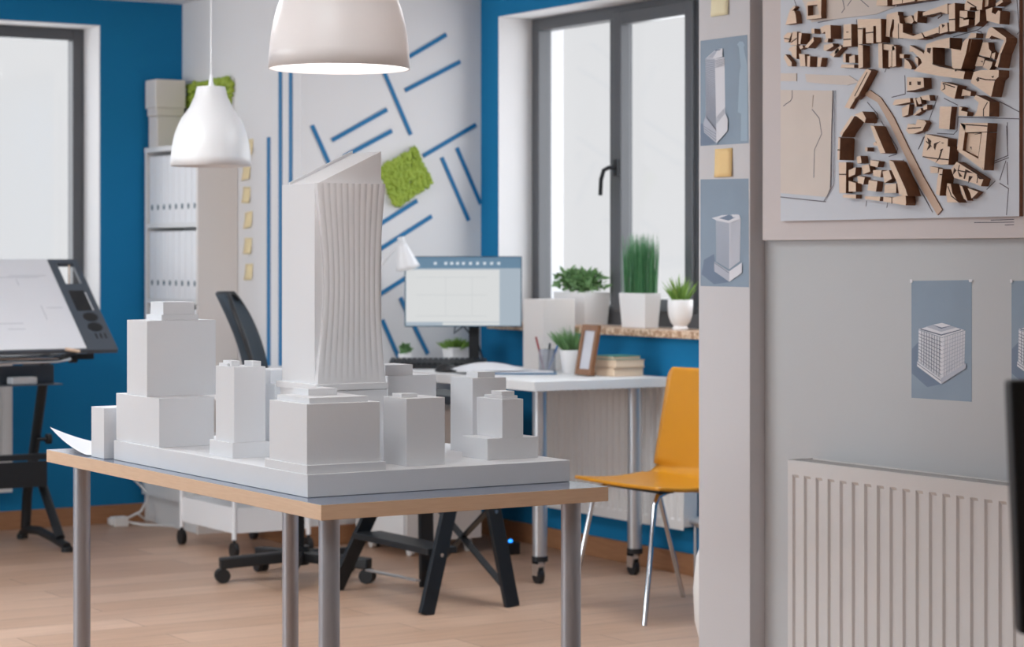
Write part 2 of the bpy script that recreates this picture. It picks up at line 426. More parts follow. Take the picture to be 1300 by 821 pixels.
# second block
blk('block_building', [((2.13, 4.575, .831), (2.206, 4.672, .9964))], 'slim white block with a plinth and small roof pieces',
    [('plinth', [((2.1226, 4.567, ZS), (2.212, 4.689, .831))]),
     ('roof_box', [((2.14, 4.61, .9964), (2.16, 4.655, 1.009)), ((2.135, 4.62, .9964), (2.15, 4.665, 1.003)), ((2.18, 4.585, .9964), (2.2, 4.63, 1.008))])])
blk('block_building', [((2.24, 4.60, ZS), (2.30, 4.70, .955)), ((2.24, 4.62, .955), (2.30, 4.72, .985))], 'low white block half hidden behind the tower')
# near block with plinth
blk('block_building', [((2.10, 4.163, .815), (2.269, 4.337, .939))], 'cube shaped white block on a wide plinth at the near corner',
    [('plinth', [((2.0965, 4.155, ZS), (2.279, 4.352, .815))]),
     ('roof_box', [((2.112, 4.176, .939), (2.248, 4.325, .9505)), ((2.145, 4.245, .9505), (2.212, 4.318, .9645))])])
# right-hand blocks
blk('block_building', [((2.353, 4.201, ZS), (2.447, 4.302, .940))], 'plain white block right of the cube block',
    [('roof_box', [((2.36, 4.235, .940), (2.40, 4.275, .948))])])
blk('block_building', [((2.50, 4.55, ZS), (2.627, 4.66, .968))], 'white block behind the plain block',
    [('roof_box', [((2.50, 4.562, .968), (2.572, 4.65, .992))])])
blk('block_building', [((2.640, 4.409, ZS), (2.729, 4.508, .9653))], 'tall plain white block towards the right rear',
    [('roof_box', [((2.66, 4.42, .9653), (2.706, 4.47, .9785))])])
blk('block_building', [((2.613, 4.238, .8435), (2.667, 4.346, .9275)), ((2.575, 4.238, ZS), (2.705, 4.345, .8435))], 'white stepped block with an L shape at the right end',
    [('roof_box', [((2.62, 4.25, .9275), (2.66, 4.325, .9345)), ((2.622, 4.255, .9345), (2.655, 4.30, .944))])])
# tower
X0, X1, Ya, Yb2, zb, zt = 2.226, 2.389, 4.36, 4.534, .966, 1.3965
tw = MB().box((X0, Ya+.016, zb), (X1, Yb2, zt))
TW = tw.build('tower', 'foam', AM, bevel=.0008); TW['label'] = 'tall tower with a fluted concave face and slanted top'
MB().box((X0-.003, Ya-.004, ZS), (X1+.003, Yb2+.002, .952)).box((X0-.008, Ya-.006, .952), (X1+.004, Yb2+.012, .966)).build('plinth', 'foam', TW, bevel=.001)
nf = 11; NU = nf*8; NV = 24
def facade(u, v):
    z = zb + v*(zt-zb)
    p = math.sin(math.pi*min(1, v/1.0))**1.0 * .5 + .5*math.sin(math.pi*v)
    xl = X0 - .0005 + .0125*p*1.0 + .008*p*p; xr = X1 + .002 - .010*p
    d = .006*p
    fl = abs(math.sin(math.pi*u*nf))**.8
    fade = min(1, max(0, (v-.02)/.1))
    return Vector((xl + u*(xr-xl), Ya + d + .0022*(1-fl)*min(1, v*8) + (0 if 1 else fade), z))
fm = grid_surface(facade, NU, NV)
# give the panel thickness
front = [fm.v[i].copy() for i in range(len(fm.v))]
nvp = NV+1
L = [front[j] for j in range(nvp)]; Rr = [front[NU*nvp+j] for j in range(nvp)]
bk = Ya + .0165
fm.add(L + [Vector((p.x, bk, p.z)) for p in L], [(j, j+1, nvp+j+1, nvp+j) for j in range(NV)])
fm.add(Rr + [Vector((p.x, bk, p.z)) for p in Rr], [(j, nvp+j, nvp+j+1, j+1) for j in range(NV)])
for j in (0, NV):
    tp = [front[i*nvp+j] for i in range(NU+1)]
    fm.add(tp + [Vector((p.x, bk, p.z)) for p in tp], [(i, i+1, NU+1+i+1, NU+1+i) for i in range(NU)])
fo = fm.build('fluted_facade', 'foam', TW, fix=False); fo['label'] = 'grey-shaded concave facade with vertical flutes'
# slanted crown wedge
y0c, y1c = Ya + .012, Yb2 - .03
xa, xb, zp = X0 + .006, X1 - .003, 1.468
MB().prism([(xa, y0c, zt), (xb, y0c, zt), (xb, y0c, zp)], (0, y1c-y0c, 0)).build('slanted_crown', 'foam', TW, bevel=.0006)
rim = MB().prism([(xa-.002, y1c, zt), (xb, y1c, zt), (xb, y1c, zp+.006), (xa-.002, y1c, zt+.004)], (0, .006, 0)); rim.build('crown_rim', 'foam', TW)
# loose block and sheet on the table
sb = MB().box((2.078, 5.203, z0), (2.150, 5.285, .873)).build('model_block', 'foam', bevel=.001)
tag(sb, 'small loose white model block standing at the far left end of the table', 'model building')
def sheet(u, v):
    # lifted corner towards far left
    base = Vector((2.075 + u*.13, 5.30 + v*.215, z0+.0006))
    l = max(0, (1-u)*.55 + v*.75 - .35)
    base.z += .062*l*l; base.x -= .01*l; base.y += .02*l
    return base
ps = grid_surface(sheet, 16, 16).build('paper_sheet', 'paper', fix=False)
tag(ps, 'white paper sheet with a curled-up corner beside the loose model block', 'paper')
so = ps.modifiers.new('solid', 'SOLIDIFY'); so.thickness = .0004
# ------------------------------------------------------------------ pendant lamps
def pendant(name, c, label):
    root = thing(name, c, label, 'lamp', 'white bell pendant lamps')
    s = .28/102
    prof = [(18, 100), (19, 96), (21, 88), (23.5, 83), (27, 75), (32, 68), (37, 61.5), (41.5, 52), (45, 43), (47.5, 33), (49, 24), (50.3, 12), (51, 0)]
    prof = [(a*s, b*s) for a, b in prof]
    inner = [(a-.0025, b) for a, b in prof[::-1]]
    m = MB().lathe(c, [(.0, 100*s+.002)] + [(18*s, 100*s+.002)] + prof + inner, 64, cap0=False, cap1=False)
    m.build('lamp_shade', 'shade', root, fix=False)
    c = Vector(c)
    MB().tube([c+Vector((0, 0, 100*s)), c+Vector((0, 0, 100*s+.045))], [.010, .005], 16).build('cord_grip', 'white_gloss', root)
    MB().tube([c+Vector((0, 0, 100*s+.04)), (c.x, c.y, ZC-.03)], .0025, 8).build('cord', 'white_gloss', root)
    MB().lathe((c.x, c.y, ZC-.035), [(.045, .035), (.045, .01), (.01, 0)][::-1], 24).build('ceiling_cup', 'white_gloss', root)
    b = MB().lathe(c+Vector((0, 0, .13)), [(.002, -.05), (.02, -.045), (.03, -.02), (.026, .01), (.014, .04), (.014, .1)], 20)
    b.build('bulb', 'bulb', root)
pendant('pendant_lamp', (3.315, 7.31, 1.553), 'smaller looking far white bell pendant lamp hanging before the shelf')
pendant('pendant_lamp', (2.093, 4.008, 1.609), 'large near white bell pendant lamp hanging above the city model')
# ------------------------------------------------------------------ bookcase
bx0, bx1, by0, by1 = 4.19, XN-.002, 9.38, YB-.016
BC = thing('bookcase', ((bx0+bx1)/2, (by0+by1)/2, 0), 'tall narrow white bookcase full of white binders against the blue wall corner', 'bookcase')
MB().box((bx0, by0, 0), (bx1, by0+.02, 1.74)).build('side_panel', 'offwhite', BC, bevel=.001)
MB().box((bx0, by1-.02, 0), (bx1, by1, 1.74)).build('side_panel', 'white_matt', BC, bevel=.001)
MB().box((bx1-.006, by0+.02, 0), (bx1, by1-.02, 1.722)).build('back_panel', 'white_matt', BC)
SHZ = [1.391, 1.042, .69]
MB().box((bx0-.002, by0-.002, 1.722), (bx1, by1, 1.745)).build('top_panel', 'white_matt', BC, bevel=.001)
for z in SHZ: MB().box((bx0+.004, by0+.02, z-.02), (bx1-.006, by1-.02, z)).build('shelf', 'white_matt', BC)
MB().box((bx0-.016, by0+.002, .13), (bx0-.001, by1-.002, .688)).build('door', 'white_matt', BC, bevel=.001)
MB().box((bx0+.012, by0+.02, 0), (bx0+.02, by1-.02, .125)).build('plinth', 'white_matt', BC)
rows = [('top', 1.391), ('middle', 1.042), ('lower', .69)]
for nm, z in rows:
    n = 8; wy = (by1-.02 - (by0+.02) - .012)/n; first = None
    for i in range(n):
        ya = by0+.025 + i*wy
        if first is None:
            rt = thing('binder', (bx0+.1, ya+wy/2, z), 'white lever arch binder in a row of identical ones on the %s shelf' % nm, 'binder', 'white binders on the %s bookcase shelf' % nm)
            b = MB().box((bx0+.012, ya+.002, z+.0005), (bx1-.02, ya+wy-.002, z+.312)).build('cover', 'binder', rt, bevel=.003)
            hh = MB()
            hc = Vector((bx0+.0115, ya+wy/2, z+.075))
            ring = [hc + Vector((0, .009*math.cos(a), .013*math.sin(a))) for a in [k*math.pi/6 for k in range(12)]]
            hh.prism(ring, (-.0012, 0, 0)); hh.build('finger_hole', 'hole', rt)
            first = rt
        else:
            c = first.copy(); C.objects.link(c); c.location = (bx0+.1, ya+wy/2, z)
            for ch in list(first.children):
                d = ch.copy(); C.objects.link(d); d.parent = c
# boxes on top
bt = 1.7455
def lidded(a, b, label):
    c = ((a[0]+b[0])/2, (a[1]+b[1])/2, a[2])
    rt = thing('storage_box', c, label, 'box', 'white storage boxes on the bookcase')
    MB().box(a, (b[0], b[1], b[2]-.01)).build('box_body', 'offwhite', rt, bevel=.004)
    MB().box((a[0]-.008, a[1]-.008, b[2]-.11*((b[2]-a[2])/.14)), (b[0]+.004, b[1]+.006, b[2])).build('lid', 'offwhite', rt, bevel=.004)
m = MB().box((4.205, 9.87, bt), (4.335, 9.975, bt+.145)).build('storage_box', 'offwhite', bevel=.004)
tag(m, 'plain white storage box on top of the bookcase, under the lidded box', 'box', 'white storage boxes on the bookcase')
lidded((4.199, 9.865, bt+.146), (4.338, 9.976, bt+.315), 'white box with overhanging lid, topmost on the bookcase')
# ------------------------------------------------------------------ moss panels
def moss(name, corners, normal, label, n=420, rb=.02):
    cs = [Vector(c) for c in corners]; N = Vector(normal)
    ctr = sum(cs, Vector())/4
    root = thing(name, ctr, label, 'moss panel', 'green moss wall panels')
    MB().prism(cs, N*.008).build('backing', 'white_matt', root)
    m = MB(); bm = bmesh.new(); bmesh.ops.create_icosphere(bm, subdivisions=1, radius=1)
    bv = [v.co.copy() for v in bm.verts]; bf = [[v.index for v in f.verts] for f in bm.faces]; bm.free()
    rnd = random.Random(3)
    for i in range(n):
        u, v = rnd.random(), rnd.random()
        p = (cs[0]*(1-u)+cs[1]*u)*(1-v) + (cs[3]*(1-u)+cs[2]*u)*v + N*(.008 + rnd.random()*.010)
        r = rb*(.5+rnd.random()*.6)
        sx = Vector((rnd.uniform(.7, 1.2), rnd.uniform(.7, 1.2), rnd.uniform(.7, 1.2)))
        m.add([p + Vector((q.x*sx.x, q.y*sx.y, q.z*sx.z))*r*(1+rnd.uniform(-.12, .12)) for q in bv], bf, 0, True)
    m.build('moss_surface', 'moss', root, fix=False)
a = PX(241, 99, XN); b = PX(297, 98, XN)
moss('moss_panel', [(XN, a.y, 1.75), (XN, b.y, 1.75), (XN, b.y, b.z), (XN, a.y, b.z)], (-1, 0, 0), 'square green moss panel on the niche wall behind the far pendant lamp', 520, .018)
c1, c2, c3 = PY(525, 186, YS), PY(547, 233, YS), PY(478, 216, YS)
moss('moss_panel', [c1, c2, c2+(c3-c1), c3], (0, -1, 0), 'tilted green moss panel among the blue stripes beside the tower', 900, .0135)
# ------------------------------------------------------------------ wall stripes
def stripe(p, q, N, label, w=.0185):
    p, q = Vector(p), Vector(q); N = Vector(N)
    d = (q-p).normalized(); s = d.cross(N).normalized()*w/2
    m = MB().prism([p-s, q-s, q+s, p+s], N*.004)
    o = m.build('wall_stripe', 'blue_tape'); tag(o, label, 'wall stripe', 'blue stripes on the white walls')
ST = [((519, 72), (566.4, 44), 'short blue stripe nearest the top, rising right beside the near lamp'),
      ((514, 114.8), (584, 78.2), 'blue stripe rising right, second from the top beside the near lamp'),
      ((474, 60), (521.3, 171), 'blue stripe falling right from under the near lamp rim'),
      ((421.2, 178), (491.2, 139), 'blue stripe rising right just above the tower crown'),
      ((436, 199), (497.3, 166), 'short blue stripe rising right, touching the tower crown peak'),
      ((395.9, 159), (424, 222), 'blue stripe falling right into the left end of the tower crown'),
      ((536.8, 198), (603.8, 158.3), 'blue stripe rising right from the upper corner of the tilted moss panel'),
      ((560.4, 199.8), (594.8, 279.8), 'left one of two parallel falling stripes right of the tilted moss panel'),
      ((579.6, 187.6), (610, 259), 'right one of two parallel falling stripes, next to the blue corner'),
      ((470, 292), (529.4, 254.6), 'blue stripe rising right just under the tilted moss panel'),
      ((470, 324), (547.7, 274.4), 'blue stripe rising right, its lower end behind the desk lamp head'),
      ((470, 381), (524, 347), 'blue stripe rising right into the upper left monitor corner'),
      ((508, 378), (543, 449), 'blue stripe falling right behind the left end of the monitor'),
      ((485, 406), (506, 454), 'blue stripe falling right towards the tiny plant left of the monitor')]
for a, b, l in ST: stripe(PY(*a, YS-.0005), PY(*b, YS-.0005), (0, -1, 0), l)
for x, ya, yb, l in [(341.5, 174, 464, 'vertical blue stripe nearest the yellow notes, the shortest of three'),
                     (356.4, 90, 464, 'vertical blue stripe running down beside the left side of the tower'),
                     (369.5, 70, 464, 'vertical blue stripe passing behind the tower')]:
    stripe(PX(x, ya, XN), PX(x, yb, XN), (-1, 0, 0), l, .03)
def note(p, N, side, w, h, m, label, group, curl=.006):
    p, N, side = Vector(p), Vector(N), Vector(side)
    f = lambda u, v: p + side*(u-.5)*w + Vector((0, 0, (v-.5)*h)) + N*(.0008 + curl*(1-v)**2)
    o = grid_surface(f, 3, 6).build('sticky_note', m, fix=False); s = o.modifiers.new('solid', 'SOLIDIFY'); s.thickness = .0006
    tag(o, label, 'sticky note', group)
NG = 'yellow sticky notes on the niche wall'
for (x, y), l in zip([(317, 187), (313.6, 218), (313.6, 247.5), (316, 279), (315.5, 312), (316.6, 345)],
    ['topmost yellow note on the niche wall, at the right edge of the far lamp', 'second yellow note down, just under the rim of the far lamp', 'third yellow note down in the column beside the bookcase',
     'fourth yellow note down in the column beside the bookcase', 'second lowest yellow note in the column beside the bookcase', 'lowest yellow note in the column, above the office chair back']):
    note(PX(x, y, XN), (-1, 0, 0), (0, 1, .12*random.uniform(-1, 1)), .076, .072, 'note', l, NG, .01)
for (x, y), mm, l in [((914.5, 2), 'note_pale', 'pale cream note at the top of the white column, cut by the frame'), ((919, 206.5), 'note_warm', 'ochre note on the white column between the two tower prints')]:
    note(PX(x, y, XP-.0008), (-1, 0, 0), (0, 1, 0), .078, .078, mm, l, 'sticky notes on the white column', .003)
# ------------------------------------------------------------------ posters
def poster(corners, X, layers, label, group):
    """flat print; corners px TL TR BR BL; layers = (material index, px polygon)"""
    m = MB(); e = .0006
    m.prism([PX(x, y, X-e) for x, y in corners], (e*.8, 0, 0), 0)
    mats = ['print_blue', 'print_shadow', 'print_light', 'print_mid', 'print_dark', 'print_faint', 'paper']
    for i, (mi, poly) in enumerate(layers):
        m.add([PX(x, y, X-e-.00006*(i+1)) for x, y in poly], [tuple(range(len(poly)))], mi)
    o = m.build('building_print', mats, fix=False)
    # face the room
    for p in o.data.polygons: pass
    tag(o, label, 'poster', group); return o
def sc(ox, oy, s, pts): return [(ox + x/s, oy + y/s) for x, y in pts]
P1 = lambda *pts: sc(870, 40, 5.47, pts)
def lerp(a, b, t): return (a[0]+(b[0]-a[0])*t, a[1]+(b[1]-a[1])*t)
def hlines(A, B, Cc, D, n, mi, th=.5):
    th *= 1.5   # quad A(top-left) B(top-right) C(bottom-right) D(bottom-left): n thin horizontal lines
    out = []
    for i in range(1, n+1):
        t0 = i/(n+1); p, q = lerp(A, D, t0), lerp(B, Cc, t0)
        out.append((mi, [p, q, (q[0], q[1]+th), (p[0], p[1]+th)]))
    return out
def vlines(A, B, Cc, D, n, mi, th=.4):
    th *= 1.5
    out = []
    for i in range(1, n+1):
        t0 = i/(n+1); p, q = lerp(A, B, t0), lerp(D, Cc, t0)
        out.append((mi, [p, (p[0]+th, p[1]), (q[0]+th, q[1]), q]))
    return out
lay = [(5, P1((360,90),(375,70),(400,70),(412,95),(405,110),(430,240),(430,760),(385,760),(388,570),(365,560),(375,300),(385,240),(372,110))),
       (1, P1((105,640),(140,640),(215,775),(150,790),(105,790)))]
A, B, Cc, D = P1((140,185),(205,190),(215,690),(142,600))
E, Fq = P1((272,178),(278,600))
lay += [(3, [A, B, Cc, D]), (2, [B, E, Fq, Cc])]
lay += hlines(A, B, Cc, D, 34, 4, .35)
lay += hlines(B, E, lerp(E, Fq, .14), lerp(B, Cc, .14), 5, 4, .35) + hlines(lerp(B, Cc, .8), lerp(E, Fq, .8), Fq, Cc, 7, 4, .35)
lay += [(2, P1((145,185),(205,130),(258,115),(258,175),(205,190))), (3, P1((150,183),(208,132),(225,128),(190,185))), (4, P1((205,128),(250,122),(238,130),(208,134)))]
lay += [(3, P1((125,640),(215,690),(215,775),(130,700))), (2, P1((215,690),(295,610),(292,690),(215,775))), (3, P1((140,590),(215,690),(125,640))), (2, P1((215,640),(278,570),(295,610),(215,695)))]
A2, B2, C2_, D2 = P1((125,640),(215,690),(215,775),(130,700)); lay += hlines(A2, B2, C2_, D2, 3, 4, .4)
poster(P1((105,65),(430,22),(440,775),(105,795)), XP, lay, 'blue print of a slim ribbed tower with slanted top, upper of two on the column', 'building prints on the column')
P2 = lambda *pts: sc(870, 220, 5.47, pts)
lay = [(1, P2((130,600),(200,560),(215,680),(305,755),(200,770),(112,700)))]
A, B, Cc, D = P2((212,325),(308,345),(305,665),(215,610)); E, Fq = P2((385,315),(378,610))
lay += [(3, [A, B, Cc, D]), (2, [B, E, Fq, Cc])] + hlines(A, B, Cc, D, 26, 0, .3) + vlines(B, E, Fq, Cc, 10, 3, .3)
lay += [(2, P2((185,310),(255,290),(375,288),(385,315),(305,345),(212,325))), (1, P2((235,312),(300,288),(360,300),(300,328))), (2, P2((320,285),(370,285),(375,305),(330,305)))]
lay += [(3, P2((200,612),(305,680),(305,752),(202,680))), (2, P2((305,680),(393,618),(392,690),(305,752))), (4, P2((200,618),(305,690),(305,694),(200,622)))]
poster(P2((105,42),(438,36),(442,790),(105,782)), XP, lay, 'blue print of a square tower on a plinth, lower of two on the column', 'building prints on the column')
def grid_poster(dx, label, clipx=None):
    P3 = lambda *pts: sc(1140+dx, 340, 4.5625, pts)
    lay = [(1, P3((80,470),(118,430),(112,570),(250,672),(170,690),(80,610)))]
    A, B, Cc, D = P3((120,360),(255,405),(250,640),(118,540)); E, Fq = P3((390,362),(385,560))
    lay += [(2, [A, B, Cc, D]), (2, [B, E, Fq, Cc])]
    lay += hlines(A, B, Cc, D, 9, 4, .45) + vlines(A, B, Cc, D, 8, 4, .4) + hlines(B, E, Fq, Cc, 9, 3, .45) + vlines(B, E, Fq, Cc, 8, 3, .4)
    lay += [(2, P3((118,355),(250,318),(385,360),(255,402))), (4, P3((130,350),(250,385),(250,392),(130,357))), (4, P3((250,385),(365,355),(365,360),(250,392))), (3, P3((160,340),(250,318),(340,345),(250,370))), (4, P3((200,330),(250,352),(310,335),(250,345))), (2, P3((205,328),(255,318),(305,332),(255,345)))]
    lay += [(2, P3((112,540),(250,640),(250,672),(110,568))), (3, P3((250,640),(393,552),(393,580),(250,672))), (4, P3((112,552),(250,652),(250,656),(112,556)))]
    lay += [(6, P3((68,66),(82,66),(84,84),(70,86))), (6, P3((410,66),(430,66),(430,82),(412,82)))]
    poster(P3((78,75),(427,70),(427,775),(78,752)), XR, lay, label, 'building prints on the right wall')
grid_poster(0, 'blue print of a gridded cube building on the right wall, shown whole')
grid_poster(127, 'blue print of a gridded cube building cut off by the right frame edge')
# ------------------------------------------------------------------ wooden city relief on the wall
XB = 3.822
pl = PX(968, 305, XB); pr_y = PX(1360, 300, XB).y
RL = thing('city_relief_map', (XB, (pl.y+pr_y)/2, pl.z), 'wall-hung relief map of a city with wooden building blocks on a beige board', 'relief map')
zbot = pl.z; ztop = 2.32
MB().box((XB, pr_y, zbot), (XR-.002, pl.y, ztop)).build('mount_board', 'board_beige', RL, bevel=.001)
XQ = XB - .012
q0, q1 = PX(991, 281, XQ), PX(1294, 274, XQ)
zq = (q0.z+q1.z)/2
MB().box((XQ, q1.y, zq), (XB-.0005, q0.y, ztop-.03), mats=[1, 1, 1, 1, 1, 0]).build('relief_base', ['relief_ground', 'relief_edge'], RL)
def T1(*p): return sc(985, 0, 8.2125, p)
def T2(*p): return sc(1060, 0, 8.2125, p)
def T3(*p): return sc(1135, 0, 8.2125, p)
def T4(*p): return sc(1210, 0, 8.2125, p)
def T5(*p): return sc(1050, 130, 5.477, p)
def T6(*p): return sc(1120, 90, 8.2125, p)
def T7(*p): return sc(1190, 90, 8.2125, p)
def T8(*p): return sc(1160, 160, 5.864, p)
def T9(*p): return sc(980, 0, 5.475, p)
def TP(*p): return list(p)
H = .020
plates = [TP((1022,94),(1078,96),(1090,104),(1076,108),(1040,106),(1024,104)), TP((991,93),(1011,93),(1011,103),(991,103)),
          TP((991,114),(1057,115),(1055,170),(1054,238),(1049,250),(991,245)), TP((1014,-10),(1140,-10),(1138,8),(1112,18),(1030,28),(1022,8)),
          T2((530,170),(657,130),(657,400),(560,400)), T8((690,60),(770,50),(770,640),(700,640))]
for i, p in enumerate(plates[:5]):
    MB().prism([PX(x, y, XQ-.0025) for x, y in p], (.0022, 0, 0), 0, 0).build('sheet_layer', 'relief_flat', RL)
MB().prism([PX(x, y, XQ-.004) for x, y in TP((1008,121),(1032,121),(1031,136),(1007,136))], (.0014, 0, 0)).build('sheet_layer', 'relief_flat', RL)
MB().prism([PX(x, y, XQ-.004) for x, y in TP((1097,120),(1104,114),(1118,124),(1134,148),(1152,185),(1172,224),(1196,266),(1190,273),(1170,240),(1148,196),(1130,158),(1114,130))], (.0038, 0, 0), 0, 1).build('rail_path', ['relief_path', 'relief_side'], RL)
